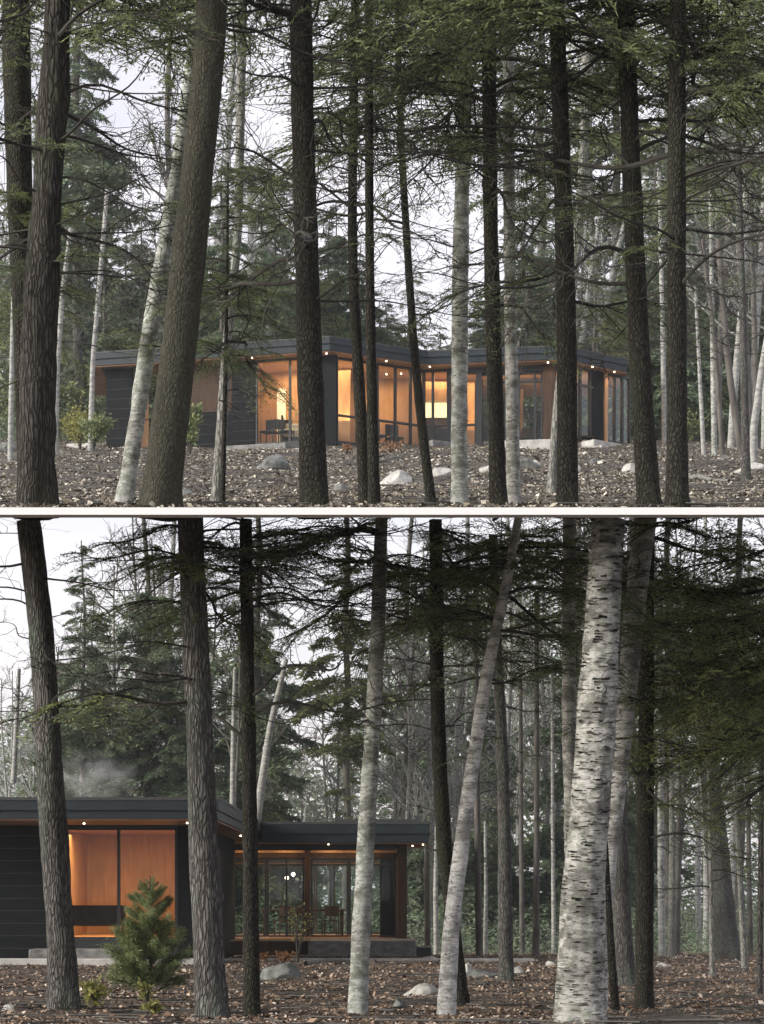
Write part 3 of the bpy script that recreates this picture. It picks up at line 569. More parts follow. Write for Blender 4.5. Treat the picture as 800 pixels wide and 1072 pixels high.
def plant(n, up, d0, d1, x0, x1, mix, dy=45):
    global cnt
    for i in range(n):
        px = x0+(x1-x0)*(i+rng.random())/n; d = rng.uniform(d0, d1); kind = rng.choice(list(mix), p=list(mix.values()))
        if up: yt = topU(px)+rng.normal(0, dy) if kind in ('tip', 'bare') else rng.uniform(-60, -10)
        else: yt = max(topL(px)+rng.normal(0, dy*.7), 541) if kind in ('tip', 'bare') else 537.5
        cnt += 1; mk = MARKS[up]; j = max(q for q in range(len(mk)-1) if mk[q][0] <= px)
        FARLIST.append((up, j, kind, px, d, yt, cnt))
def plant_all():
    ORD = ['', 'second ', 'third ', 'fourth ', 'fifth ', 'sixth ', 'seventh ', 'eighth ', 'ninth ', 'tenth ']
    seen = {}
    for up, j, kind, px, d, yt, c in sorted(FARLIST, key=lambda t: (t[0], t[1], t[5] if t[2] in ('tip', 'bare') else t[3])):
        k = (up, j, kind); n = seen[k] = seen.get(k, -1)+1
        w_ = {'tip': ORD[n]+'tallest pointed conifer', 'bare': ORD[n]+'tallest leafless tree', 'cut': (ORD[n] or 'first ')+'topless-looking conifer from the left', 'barecut': (ORD[n] or 'first ')+'towering bare tree from the left'}[kind]
        mk = MARKS[up]; lab = w_+' between '+('upper ' if up else 'lower ')+mk[j][1]+' and '+mk[j+1][1]
        far_tree(px, d, yt, kind, c, zu if up else zl, lab, 'trees behind the upper house' if up else 'trees behind the lower house')
plant(34, True, 84, 96.5, -10, 810, {'tip': .75, 'bare': .25})
plant(18, True, 77, 90, -10, 810, {'tip': .3, 'bare': .7}, 60)
plant(6, True, 78, 96, 540, 810, {'cut': .6, 'barecut': .4})
plant(4, True, 78, 96, -10, 300, {'cut': .25, 'barecut': .75})
plant(4, True, 56, 72, 735, 815, {'barecut': 1.0}, 80)
plant(26, False, 104, 150, -10, 810, {'tip': .4, 'bare': .6})
plant(16, False, 98, 120, -10, 480, {'tip': .12, 'bare': .88}, 70)
plant(18, False, 98, 140, 450, 820, {'cut': .3, 'barecut': .2, 'tip': .25, 'bare': .25}, 60)
plant(5, False, 100, 120, 110, 450, {'cut': .5, 'barecut': .5})
plant(10, True, 77, 84, 190, 700, {'tip': 1.0}, 25)
plant(5, False, 98, 106, 90, 260, {'tip': 1.0}, 25)
plant_all()
far_tree(87, 102, 566, 'tip', 1, zl, 'sharp spired conifer rising highest against the pale sky at left', 'spire')

# far wood that closes the view: one mass nobody could count
def wood(name, n, d0, d1, x0, x1, topf, zf, m, sz, label):
    d = rng.uniform(d0, d1, n); px = rng.uniform(x0, x1, n); x = (px-400)/F*d
    zb = np.array([zf(a, b) for a, b in zip(x, d)]); yb = HZ-(zb-CZ)*F/d
    tp = np.array([topf(p)+28*mn.noise(Vector((p*.05, 1.7, 0)))+30*mn.noise(Vector((p*.2, q*.1, 5))) for p, q in zip(px, d)])
    y = yb-(yb-tp)*rng.random(n)**1.35; z = CZ+(HZ-y)/F*d
    B = np.stack([x, d, z], -1); dr = unit(rng.normal(0, 1, (n, 3))*[1, 1, .5]-[0, 0, .3]); sd = unit(np.cross(dr, rng.normal(0, 1, (n, 3))))
    V, Fq = leafquads(B, dr, sd, sz*rng.uniform(.5, 1.5, n), sz*.3)
    o = link(name, npmesh(name, V, Fq, [m], smooth=False)); tag(o, label, kind='stuff')
wood('distant_wood', 60000, 90, 97, -20, 820, lambda p: topU(p)+80, zu, M['needle_far'], .42, 'distant conifer wood closing the view above the dark house')
wood('distant_wood', 60000, 150, 185, -40, 840, lambda p: max(560, topL(p)+65), zl, M['needle_far'], .7, 'distant conifer wood closing the view on the lower ground')
wood('undergrowth', 26000, 77, 95, -20, 820, lambda p: 415, zu, M['needle_far'], .16, 'low green undergrowth between the trunks of the upper forest')
wood('undergrowth', 30000, 75, 125, -20, 820, lambda p: 955, zl, M['needle_far'], .17, 'low green undergrowth between the trunks of the lower forest')

# ---------------------------------------------------------------- rocks, logs, shrubs
def boulder(px, py, wpx, hpx, d, m, label, up, group=None, seed=0, name='boulder'):
    bm = bmesh.new(); bmesh.ops.create_icosphere(bm, subdivisions=4, radius=1); r_ = random.Random(seed+px)
    pl = [(Vector((r_.gauss(0, 1), r_.gauss(0, 1), r_.gauss(.4, 1))).normalized(), r_.uniform(.62, .92)) for _ in range(11)]
    for v in bm.verts:
        for nn, k in pl:
            q = v.co.dot(nn)
            if q > k: v.co -= nn*(q-k)
        v.co *= 1+.06*mn.noise(v.co*3+Vector((px, 0, 0)))
    W = wpx/F*d/2/.85; Hh = hpx/F*d/.8
    bmesh.ops.scale(bm, vec=(W, W*.8, Hh*.65), verts=bm.verts)
    me = bpy.data.meshes.new(name); bm.to_mesh(me); bm.free(); me.materials.append(M[m])
    x = (px-400)/F*d; z = (zu if up else zl)(x, d)
    o = link(name, me, None, (x, d, z+Hh*.12)); o.rotation_euler = (0, 0, r_.uniform(-.4, .4)); tag(o, label, 'rock', group); return o
def dU(py): return float(np.interp(-py, [-y for y in UY], UD))
def dL(py): return float(np.interp(-py, [-y for y in LY[1:]], LD[1:]))
for px, py, w_, h_, m, lb in [(286, 492, 36, 17, 'rock_dark', 'dark boulder with pale top below the lit bedroom window'), (414, 510, 30, 15, 'rock_pale', 'pale angular rock between the thin leaning trunk and slim pair'),
        (463, 502, 24, 9, 'rock_pale', 'flat pale rock left of the central birch'), (357, 514, 16, 8, 'rock_dark', 'small dark rock right of the bedroom trunk'), (508, 497, 14, 12, 'rock_pale', 'pale rock just right of the central birch'),
        (8, 474, 20, 13, 'rock_dark', 'dark pointed rock at the left edge'), (660, 493, 16, 10, 'rock_pale', 'pale rock left of the leaning dark trunk by the steps'), (786, 496, 30, 12, 'rock_pale', 'big pale rounded rock at the right edge'),
        (760, 483, 14, 8, 'rock_dark', 'small grey rock under the thin trees at right'), (553, 494, 22, 12, 'rock_dark', 'dark rock between banded trunk and stout trunk'), (561, 488, 10, 9, 'rock_pale', 'upright pale stone near the banded trunk'),
        (624, 488, 12, 9, 'rock_dark', 'grey stone below the house steps'), (604, 494, 9, 9, 'rock_pale', 'small pale stone right of the stout dark trunk'), (192, 520, 18, 7, 'rock_dark', 'flat dark stone at the foot of the brown leaning trunk')]:
    boulder(px, py, w_, h_, dU(py), m, lb, True)
for px, py, w_, h_, m, lb in [(296, 1026, 42, 20, 'rock_dark', 'large dark mossy boulder between the slim dark trunk and the pale birch'), (441, 1045, 34, 15, 'rock_pale', 'pale flat-topped rock left of the curved birch'),
        (417, 1058, 16, 11, 'rock_dark', 'mossy low rock left of the pale flat-topped one'), (449, 1006, 20, 6, 'concrete', 'pale slab of stone at the pavilion end'), (436, 1066, 9, 6, 'rock_pale', 'small pale stone below the flat-topped rock'),
        (490, 1021, 9, 12, 'rock_pale', 'upright pale stone right of the curved birch'), (505, 1026, 30, 9, 'rock_dark', 'low dark rock between curved birch and grey trunk'), (542, 1021, 14, 8, 'rock_pale', 'pale stone right of the grey straight trunk'),
        (577, 1012, 12, 7, 'rock_pale', 'pale stone left of the big birch'), (694, 1013, 16, 5, 'rock_pale', 'low pale stone right of the dark brown trunk'), (10, 1060, 14, 8, 'rock_pale', 'pale stone left of the furrowed leaning trunk')]:
    boulder(px, py, w_, h_, dL(py), m, lb, False)
def stick(px0, py0, px1, py1, w_, up, label, name='fallen_branch', m='twig'):
    f = (dU if up else dL); zf = zu if up else zl; n = 10; pts = []
    for t in np.linspace(0, 1, n):
        px, py = px0+(px1-px0)*t, py0+(py1-py0)*t; d = f(py); x = (px-400)/F*d; pts.append((x+.03*math.sin(t*7), d, zf(x, d)+w_/F*d*.6+.02*math.sin(t*5)))
    V, Fq = tube(pts, np.linspace(w_/2, w_/4, n)/F*f(py0), 7); c = V.mean(0)
    o = link(name, npmesh(name, V-c, Fq, [M[m]]), None, c); tag(o, label, 'log' if name == 'log' else 'branch')
stick(722, 502, 762, 507, 6, True, 'grey fallen log right of the straight dark trunk', 'log', 'bark_pale'); stick(722, 510, 760, 522, 3, True, 'thin fallen branch below the grey log'); stick(195, 512, 240, 524, 3, True, 'thin branch lying beside the brown leaning trunk')
stick(60, 492, 120, 500, 3, True, 'thin branch lying right of the knobbly trunk'); stick(528, 500, 560, 512, 4, True, 'short fallen branch by the banded trunk'); stick(395, 486, 445, 483, 3, True, 'pale branch lying below the kitchen windows', m='bark_pale')
stick(320, 1011, 372, 1008, 5, False, 'grey fallen log before the pavilion deck', 'log', 'bark_pale'); stick(498, 1030, 520, 1040, 3, False, 'thin branch lying before the grey straight trunk'); stick(700, 1058, 770, 1050, 3, False, 'thin fallen branch at the lower right'); stick(690, 1036, 740, 1030, 2.5, False, 'short branch lying below the thickest far trunk')
def shrub(px, py, wpx, hpx, d, m, label, up, lf=.05, n=1400, name='shrub', cat='shrub', stems=9):
    zf = zu if up else zl; x = (px-400)/F*d; z = zf(x, d); W = wpx/F*d/2; H = hpx/F*d; root = empty(name, (x, d, z), label, cat)
    g = Geo(); B = []
    for k in range(stems):
        a = rng.uniform(0, 6.28); e = np.array([math.cos(a)*W*rng.uniform(.3, .9), math.sin(a)*W*rng.uniform(.3, .9), H*rng.uniform(.6, 1)]); t = np.linspace(0, 1, 6)[:, None]
        c = e*t+np.array([0, 0, 1])*H*.2*np.sin(t*3); g.add(*tube(c, np.linspace(.012, .004, 6), 4), 0); tt = rng.uniform(.25, 1, n//stems); B.append(samp(c, tt)+rng.normal(0, W*.16, (len(tt), 3)))
    V, Fq, MI = g.arr(); link('stems', npmesh('stems', V, Fq, [M['twig']]), root)
    B = np.concatenate(B); B[:, 2] = np.abs(B[:, 2]); q = len(B); dr = unit(B*[1, 1, .4]+rng.normal(0, W*.5, (q, 3))); sd = unit(np.cross(dr, rng.normal(0, 1, (q, 3))))
    V, Fq = leafquads(B, dr, sd, lf*rng.uniform(.6, 1.4, q), lf*.45); link('leaves', npmesh('leaves', V, Fq, [M[m]], smooth=False), root)
shrub(84, 462, 56, 42, 62, 'leaf_yellow', 'yellow-green bush against the left end of the house', True, .09, 1500); shrub(98, 462, 40, 34, 60, 'pine_young', 'darker green bush close to the house end wall', True, .09, 1500)
shrub(199, 474, 24, 52, 55, 'pine_young', 'green leafy shrub right of the thick brown trunk', True, .10, 1500); shrub(363, 472, 14, 8, 58, 'leaf_orange', 'dry orange plant lit below the corner window', True, .07, 90, 'plant', 'plant', 6); shrub(409, 472, 26, 8, 58, 'leaf_orange', 'row of dry orange plants lit below the kitchen windows', True, .07, 160, 'plant', 'plant', 9)
shrub(720, 466, 60, 22, 75, 'needle_farb', 'low green bush right of the straight dark trunk', True, .12, 900)
shrub(98, 1052, 42, 28, 16, 'leaf_yellow', 'yellow-green sapling leaves at the foot of the furrowed left trunk', False, .05, 240, 'plant', 'plant', 8); shrub(154, 1046, 20, 22, 18, 'leaf_yellow', 'small yellow-leaved plant below the young pine', False, .045, 120, 'plant', 'plant', 6); shrub(160, 1068, 24, 14, 14, 'leaf_yellow', 'low pale yellow plant at the bottom edge', False, .04, 90, 'plant', 'plant', 5)
shrub(276, 1003, 14, 9, 50, 'leaf_orange', 'russet dry plant at the pavilion deck, nearest the slim trunk', False, .09, 120, 'plant', 'plant', 6); shrub(300, 1003, 24, 8, 50, 'leaf_orange', 'russet dry plants in front of the pavilion deck', False, .09, 200, 'plant', 'plant', 8); shrub(312, 1003, 40, 62, 48, 'leaf_yellow', 'tall wispy yellow-leaved shrub before the pavilion glass', False, .06, 150, 'shrub', 'shrub', 9)
# young pine before the lit window
d = 22; x = (157-400)/F*d; z = zl(x, d)-.05; H = 132/F*d; root = empty('young_pine', (x, d, z), 'bushy young pine in front of the big lit window', 'tree')
V, Fq = tube([(0, 0, 0), (.01, 0, H*.5), (0, .01, H*.97)], [.02, .014, .005], 7); link('trunk', npmesh('trunk', V, Fq, [M['bark_brown']]), root)
PB = []
for _ in range(4):
    g = Geo(); ax = curve(8, -.22, .06); g.add(*tube(ax, np.linspace(.018, .006, 8), 4), 0); n_ = 620
    t = rng.uniform(.2, 1, n_)**.7; B = samp(ax, t)+rng.normal(0, .05, (n_, 3)); dr = unit(np.array([.8, 0, .35])+rng.normal(0, .75, (n_, 3))); sd = unit(np.cross(dr, rng.normal(0, 1, (n_, 3))))
    g.add(*leafquads(B, dr, sd, .11, .012), 1); PB.append(g.arr())
g = Geo()
for k in range(165):
    t = rng.uniform(.05, 1)**1.1; L = (.45*(1-t)**.8+.07)*rng.uniform(.5, 1.2)*(1.0 if t > .2 else .8); g.add(*xf(PB[k % 4], np.array([0, 0, t*H*.93]), rng.uniform(0, 6.28), rng.normal(.3, .22)+.7*max(0, t-.6), L))
V, Fq, MI = g.arr(); link('crown', npmesh('crown', V, Fq, [M['twig'], M['pine_young']], MI, smooth=False), root)

# ================================================================= HOUSES
class Line:
    """a vertical wall plane in plan from pixel/depth a to pixel/depth b"""
    def __init__(s, pa, da, pb, db, off=0):
        A = np.array([(pa-400)/F*da, da]); B = np.array([(pb-400)/F*db, db]); u = (B-A)/np.linalg.norm(B-A); nrm = np.array([-u[1], u[0]])
        if nrm[1] < 0: nrm = -nrm
        s.A = A+nrm*off; s.u = u; s.n = nrm; s.L = np.linalg.norm(B-A)
    def s_at(s, px):                       # distance along at which the wall crosses this direction
        k = (px-400)/F; return (k*s.A[1]-s.A[0])/(s.u[0]-k*s.u[1])
    def depth(s, px): return s.A[1]+s.u[1]*s.s_at(px)
    def z(s, px, py): return CZ+(HZ-py)/F*s.depth(px)
    def box(s, g, p0, p1, z0, z1, o0=0, o1=.1, mi=0, raw=False):
        s0, s1 = (p0, p1) if raw else (s.s_at(p0), s.s_at(p1)); V, Fq = boxv(s0, s1, o0, o1, z0, z1)
        W = np.column_stack([s.A[0]+s.u[0]*V[:, 0]+s.n[0]*V[:, 1], s.A[1]+s.u[1]*V[:, 0]+s.n[1]*V[:, 1], V[:, 2]]); g.add(W, Fq, mi)
def put(g, name, mats, parent, base):
    V, Fq, MI = g.arr(); me = npmesh(name, V-base, Fq, mats, MI, smooth=False); return link(name, me, parent)
def prism(poly, z0, z1):                    # poly: front edge points then back edge points in plan, as strips (f, b) pairs
    g = Geo(); f, b = poly
    for i in range(len(f)-1):
        q = [f[i], f[i+1], b[i+1], b[i]]
        V = np.array([(*p, z0) for p in q]+[(*p, z1) for p in q]); Fq = [(0, 3, 2, 1), (4, 5, 6, 7), (0, 1, 5, 4), (2, 3, 7, 6)]
        if i == 0: Fq.append((3, 0, 4, 7))
        if i == len(f)-2: Fq.append((1, 2, 6, 5))
        g.add(V, np.array(Fq), 0)
    return g
def siding(g, ln, p0, p1, z0, z1, o0, th=.12, pitch=.29):
    ln.box(g, p0, p1, z0, z1, o0+.02, o0+th, 0); z = z0
    s0, s1 = ln.s_at(p0), ln.s_at(p1)
    while z < z1-.02:
        zt = min(z+pitch-.012, z1); ln.box(g, s0+.01, s1-.01, z, zt-.008, o0, o0+.018, 0, True); ln.box(g, s0+.01, s1-.01, zt-.008, zt, o0+.003, o0+.018, 1, True); z += pitch
def windowpart(root, base, ln, p0, p1, z0, z1, o, bars=(), rails=(), fw=.055, mname='charcoal_dk', label=None, fname='window'):
    g = Geo(); s0, s1 = ln.s_at(p0), ln.s_at(p1)
    for a, b_, c, d_ in [(s0, s0+fw, z0, z1), (s1-fw, s1, z0, z1), (s0+fw, s1-fw, z0, z0+fw), (s0+fw, s1-fw, z1-fw, z1)]: ln.box(g, a, b_, c, d_, o, o+.1, 0, True)
    xs = sorted([ln.s_at(bx) for bx in bars])
    for sx in xs: ln.box(g, sx-fw*.55, sx+fw*.55, z0+fw, z1-fw, o+.004, o+.096, 0, True)
    edges = [s0+fw]+[e for sx in xs for e in (sx-fw*.55, sx+fw*.55)]+[s1-fw]
    for zr in rails:
        for i in range(0, len(edges), 2): ln.box(g, edges[i], edges[i+1], zr-.03, zr+.03, o+.008, o+.092, 0, True)
    wn = put(g, fname, [M[mname]], root, base)
    g = Geo(); ln.box(g, s0+fw*.5, s1-fw*.5, z0+fw*.5, z1-fw*.5, o+.045, o+.055, 0, True); pn = put(g, 'pane', [M['glass']], wn, base)
    return wn
def downlight(root, base, x, y, z, e=3.0, r=.019):
    g = Geo(); V, Fq = tube([(x, y, z-.012), (x, y, z+.01)], [r, r], 12); g.add(V, Fq, 0); V = V[:12]
    g.add(V, np.array([(0, 1, 2, 3), (0, 3, 4, 5), (0, 5, 6, 7), (0, 7, 8, 9), (0, 9, 10, 11)]), 0)
    o = put(g, 'downlight', [M['lamp_glow']], root, base)
    l = bpy.data.lights.new('downlight_lamp', 'SPOT'); l.energy = e*2.6; l.color = (1, .70, .42); l.shadow_soft_size = .05; l.spot_size = R(125); l.spot_blend = .7
    lo = bpy.data.objects.new('lamp', l); COL.objects.link(lo); lo.parent = o; lo.location = np.array([x, y, z-.04])-base; return o
def roomlight(root, base, x, y, z, e, sx=1., sy=.8, col=(1, .64, .33), up=False):
    l = bpy.data.lights.new('room_fill_light', 'AREA'); l.energy = e; l.color = col; l.shape = 'RECTANGLE'; l.size = sx; l.size_y = sy  # also serves the added uplights and soffit lights, which have no fixture
    lo = bpy.data.objects.new('lamp', l); COL.objects.link(lo); lo.parent = root; lo.location = np.array([x, y, z])-base
    if up: lo.rotation_euler = (math.pi, 0, 0)

# ---------- upper house
ubase = np.array([0, 67., CZ+(HZ-470)/F*66.0]); UHr = empty('house', ubase, 'long low dark house with lit windows behind the upper trunks', 'house')
ZT = CZ+(HZ-352)/F*66; ZB = CZ+(HZ-366)/F*66
def pl(px, d): return np.array([(px-400)/F*d, d])
FE = [pl(95, 68.0), pl(345, 66.0), pl(447, 67.74), pl(590, 67.09), pl(657, 68.8)]
BE = [pl(99, 72), pl(345, 72.6), pl(447, 72.6), pl(560, 72.3), pl(640, 72.3)]
def inset(f, b, k): return [p+(q-p)/np.linalg.norm(q-p)*k for p, q in zip(f, b)]
zsp = ZB+.19
g = prism((FE, BE), zsp, ZT); roof = put(g, 'roof', [M['charcoal']], UHr, ubase)
g = prism((inset(FE, BE, .06), BE), ZB, zsp); put(g, 'fascia', [M['charcoal']], roof, ubase)
FI = [FE[0]+[.35, .25], FE[1]+[0.02, .3], FE[2]+[.02, .3], FE[3]+[0, .3], FE[4]+[-.3, .1]]; g = prism((inset(FI, BE, .5), BE), ZT, ZT+.14); put(g, 'roof_upstand', [M['charcoal_dk']], roof, ubase)
g = prism((inset(FE, BE, .12), inset(BE, FE, .1)), ZB-.03, ZB-.001); put(g, 'soffit', [M['wood_soffit']], roof, ubase)
g = prism((inset(FE, BE, -.015), FE), ZT-.035, ZT+.006); put(g, 'drip_edge', [M['siding_edge']], roof, ubase)
g = Geo(); g.add(*boxv(-8.35, -6.95, 68.05, 71.8, ZB-.05, ZB-.033), 0); put(g, 'end_soffit', [M['charcoal_dk']], UHr, ubase)
OV = .55; ZW = ZB-.03; ZF = CZ+(HZ-463)/F*66.8   # wall head, floor level
LA = Line(95, 68.0, 345, 66.0, OV); LB = Line(345, 66.0, 447, 67.74, OV); LC = Line(447, 67.74, 590, 67.09, OV+.1); LDn = Line(590, 67.09, 657, 68.8, OV*.7)
ZG = ZF-1.0
g = Geo(); siding(g, LA, 111, 138, ZG, ZW, 0); put(g, 'wall', [M['siding'], M['siding_edge']], UHr, ubase)
g = Geo(); LA.box(g, 138.5, 149, ZF, ZW, .5, .56, 0); put(g, 'orange_window_recess', [M['wood']], UHr, ubase)  # window recess; its glow is only the wood colour of this board
g = Geo(); LA.box(g, 149, 205, ZG, ZW, .9, 1.0, 0); put(g, 'wall', [M['siding']], UHr, ubase)
g = Geo(); LA.box(g, 196, 242, CZ+(HZ-425)/F*67, ZW, .2, .3, 0); put(g, 'wood_panel', [M['brownwood']], UHr, ubase)
g = Geo(); siding(g, LA, 196, 242, ZG, CZ+(HZ-425)/F*67-.004, .18); put(g, 'wall', [M['siding'], M['siding_edge']], UHr, ubase)
g = Geo(); siding(g, LA, 242.5, 267, ZG, ZW, 0); put(g, 'wall', [M['siding'], M['siding_edge']], UHr, ubase)
windowpart(UHr, ubase, LA, 267.3, 335, ZF, ZW, .02, bars=(303,), rails=())
g = Geo(); LA.box(g, 335.3, 352, ZG, ZW, 0, .12); put(g, 'corner_wall', [M['siding']], UHr, ubase)
zr = CZ+(HZ-438)/F*67.3
g = Geo(); LA.box(g, 242, 352, ZG, ZF-.003, .03, .1, 0); put(g, 'plinth', [M['charcoal_dk']], UHr, ubase)
windowpart(UHr, ubase, LB, 353, 395, ZF, ZW, .02, bars=(375,), rails=(zr,)); windowpart(UHr, ubase, LB, 395.5, 446, ZF, ZW, .02, bars=(415, 431), rails=(zr,))
windowpart(UHr, ubase, LC, 438.5, 470, ZF, ZW, .02, bars=(453,), rails=(zr,), fw=.07); windowpart(UHr, ubase, LC, 470.3, 501, ZF, ZW, .02, bars=(), rails=(zr,))
g = Geo(); LB.box(g, 353, 446, ZG, ZF-.003, .03, .1, 0); LC.box(g, 439, 590, ZG, ZF-.003, .03, .12, 0); put(g, 'plinth', [M['charcoal_dk']], UHr, ubase)
zb1 = ZW-.36
g = Geo(); LC.box(g, 470, 603, ZW-.17, ZW-.003, -.05, .12, 0); put(g, 'beam', [M['charcoal_dk']], UHr, ubase)
windowpart(UHr, ubase, LC, 501.3, 524, ZF, ZW-.175, .02); windowpart(UHr, ubase, LC, 524.4, 568, ZF, ZW-.175, .02, bars=(543, 560), rails=(zb1-.1,)); windowpart(UHr, ubase, LC, 583, 603, ZF, ZW-.175, .02, rails=(zb1-.1,))
g = Geo(); LC.box(g, 499, 505, ZF, ZW-.175, -.12, .014, 0); put(g, 'post', [M['charcoal_dk']], UHr, ubase)
g = Geo(); LC.box(g, 569, 582, ZG, ZW, -.16, .014, 0); put(g, 'post', [M['brownwood']], UHr, ubase)
windowpart(UHr, ubase, LDn, 602, 620, ZF, ZW, .02, bars=(609,), rails=(zb1-.15,))
g = Geo(); LDn.box(g, 620.3, 632, ZG, ZW, 0, .12, 0); put(g, 'wall', [M['siding']], UHr, ubase)
g = Geo(); LDn.box(g, 632.3, 635.5, ZF, ZW, -.05, .12, 0); put(g, 'post', [M['wood']], UHr, ubase)
windowpart(UHr, ubase, LDn, 636, 661, ZF-.3, ZW, .02, bars=(645, 653), rails=(ZF+.45,))
g = Geo(); LDn.box(g, 602, 661, ZG, ZF-.31, .03, .12, 0); put(g, 'plinth', [M['charcoal_dk']], UHr, ubase)
# inside walls, ceiling lining and floor
g = Geo(); LA.box(g, 250, 349, ZF, ZW-.01, 1.7, 1.78, 0); WI = Line(349, 69.7, 500, 69.7); WI.box(g, 349, 497, ZF, ZW-.01, 0, .08, 0); put(g, 'inner_wall', [M['wood']], UHr, ubase)
g = Geo(); LA.box(g, 250, 252, ZF, ZW-.02, .13, 1.69, 0); put(g, 'inner_wall', [M['wood']], UHr, ubase)
g = prism(([LA.A+LA.u*LA.s_at(252)+LA.n*.13, LA.A+LA.u*LA.s_at(345)+LA.n*.2, LB.A+LB.u*LB.s_at(440)+LB.n*.2, LC.A+LC.u*LC.s_at(590)+LC.n*.15, LDn.A+LDn.u*LDn.s_at(655)+LDn.n*.15], [pl(256, 71), pl(345, 71), pl(440, 71), pl(565, 71), pl(645, 71.3)]), ZF-.12, ZF-.02); put(g, 'floor', [M['wood']], UHr, ubase)
g = Geo(); LA.box(g, 272, 281, ZF+.2, ZW-.5, 1.6, 1.66, 0); put(g, 'glowing_curtain', [M['glowing_curtain']], UHr, ubase)  # curtain glows by itself instead of catching room light
g = Geo(); WI.box(g, 441, 472, CZ+(HZ-437)/F*69.6, CZ+(HZ-421)/F*69.6, -.06, -.01, 0); put(g, 'glowing_backsplash', [M['glowing_panel']], UHr, ubase)  # emission stands in for under-cabinet light on the wall
g = Geo(); WI.box(g, 441, 474, ZF, CZ+(HZ-437.5)/F*69.2, -.55, -.07, 0); WI.box(g, 441, 474, CZ+(HZ-420)/F*69.4, CZ+(HZ-408)/F*69.4, -.35, -.07, 1); put(g, 'kitchen_counter', [M['brownwood'], M['wood']], UHr, ubase)
for px, ln, o_, e in [(268, LA, -.35, 3), (345, LA, -.3, 3), (398, LB, -.35, 3), (452, LC, -.4, 4), (613, LDn, -.3, 3), (637, LDn, -.25, 3), (575, LC, -.4, 2)]:
    q = ln.A+ln.u*ln.s_at(px)+ln.n*o_; downlight(UHr, ubase, q[0], q[1], ZB-.045, e)
for px, ln, o_, e in [(285, LA, .95, 20), (325, LA, .95, 18), (375, LB, .95, 17), (420, LB, .95, 18), (458, LC, .95, 19), (490, LC, 1.0, 16), (540, LC, 1.6, 26), (610, LC, 1.6, 22)]:
    q = ln.A+ln.u*ln.s_at(px)+ln.n*o_; roomlight(UHr, ubase, q[0], q[1], ZW-.06, e); roomlight(UHr, ubase, q[0], q[1], ZF+.9, e*.55, .6, .4, up=True)  # second light of each pair is an added uplight, brightening the ceiling
for px, ln, o_ in [(360, LB, .9), (435, LB, .8), (425, LB, 1.1)]:
    q = ln.A+ln.u*ln.s_at(px)+ln.n*o_; downlight(UHr, ubase, q[0], q[1], ZW-.015, 1)
# slabs, steps, patio edge around the upper house
def slab(name, ln, p0, p1, y0, y1, o0, o1, m, label, cat):
    dd = ln.depth((p0+p1)/2)+o0; z1 = CZ+(HZ-y0)/F*dd; z0 = CZ+(HZ-y1)/F*dd-.25; g = Geo(); ln.box(g, p0, p1, z0, z1, o0, o1, 0)
    V, Fq, MI = g.arr(); c = V.mean(0); c[2] = z0; o = link(name, npmesh(name, V-c, Fq, [M[m]], MI, smooth=False), None, c); bv = o.modifiers.new('bevel', 'BEVEL'); bv.width = .015; tag(o, label, cat)
slab('terrace_slab', LC, 524, 603, 460, 470, -.9, 0.0, 'concrete', 'pale concrete slab below the glazed right wing', 'slab')
slab('terrace_slab', LDn, 603, 632, 461, 466, -.75, -.05, 'concrete', 'pale concrete landing at the right house corner', 'slab')
slab('step', LDn, 600, 634, 466.5, 471, -1.2, -.8, 'concrete', 'upper concrete step at the right house corner', 'step'); slab('step', LDn, 606, 650, 471.5, 476, -1.9, -1.3, 'concrete', 'lowest concrete step at the right house corner', 'step')
slab('stone_bench', LA, 238, 309, 465, 471, -.9, -.4, 'stone_dark', 'dark stone ledge below the lit bedroom window', 'ledge'); slab('stone_ledge', LB, 430, 512, 464, 471, -1.2, -.7, 'stone_dark', 'rough grey stone ledge at the inner corner of the house', 'ledge')
slab('patio_edge', LA, 196, 344, 472, 474, -1.3, -1.15, 'concrete', 'thin pale concrete edging along the upper house patio', 'edging'); slab('patio_edge', LB, 352, 455, 472.5, 474, -1.3, -1.15, 'concrete', 'thin pale edging below the kitchen windows', 'edging')
slab('stone_block', LA, 82, 95, 464, 470, -.9, -.5, 'concrete', 'left pale stone block at the left end of the house', 'block'); slab('stone_block', LA, 96, 112, 463.5, 470, -.9, -.5, 'concrete', 'right pale stone block at the left end of the house', 'block')
# furniture seen through the glass
def chair(px, ln, o_, zf, label, h=.85, m='black'):
    q = ln.A+ln.u*ln.s_at(px)+ln.n*o_; r = empty('chair', (q[0], q[1], zf), label, 'chair', None, rng.uniform(-.6, .6))
    def bx(n_, *a): V, Fq = boxv(*a); link(n_, npmesh(n_, V, Fq, [M[m]], smooth=False), r)
    bx('seat', -.22, .22, -.22, .22, .42, .46); bx('backrest', -.21, .21, .19, .215, .56, h)
    for sx in (-.2, .2):
        for sy in (-.2, .2): bx('leg', sx-.015, sx+.015, sy-.015, sy+.015, 0, .42)
        bx('back_post', sx-.012, sx+.012, .19, .215, .46, .56)
chair(277, LA, .45, ZF, 'dark chair by the lit bedroom window'); chair(293, LA, .6, ZF, 'second dark chair beside the bed')
chair(405, LB, .55, ZF, 'dark chair behind the left kitchen window', .95); chair(424, LB, .6, ZF, 'dark chair behind the right kitchen window', .9); chair(461, LC, .6, ZF, 'chair in the kitchen corner', .9); chair(549, LC, .6, ZF, 'chair in the glazed wing left of the brown post', .8, 'brownwood'); chair(611, LC, .7, ZF, 'chair in the glazed wing near the corner wall', .8, 'brownwood')
q = LA.A+LA.u*LA.s_at(308)+LA.n*1.15; r = empty('bed', (q[0], q[1], ZF), 'bed with pale pillow in the lit bedroom', 'bed')
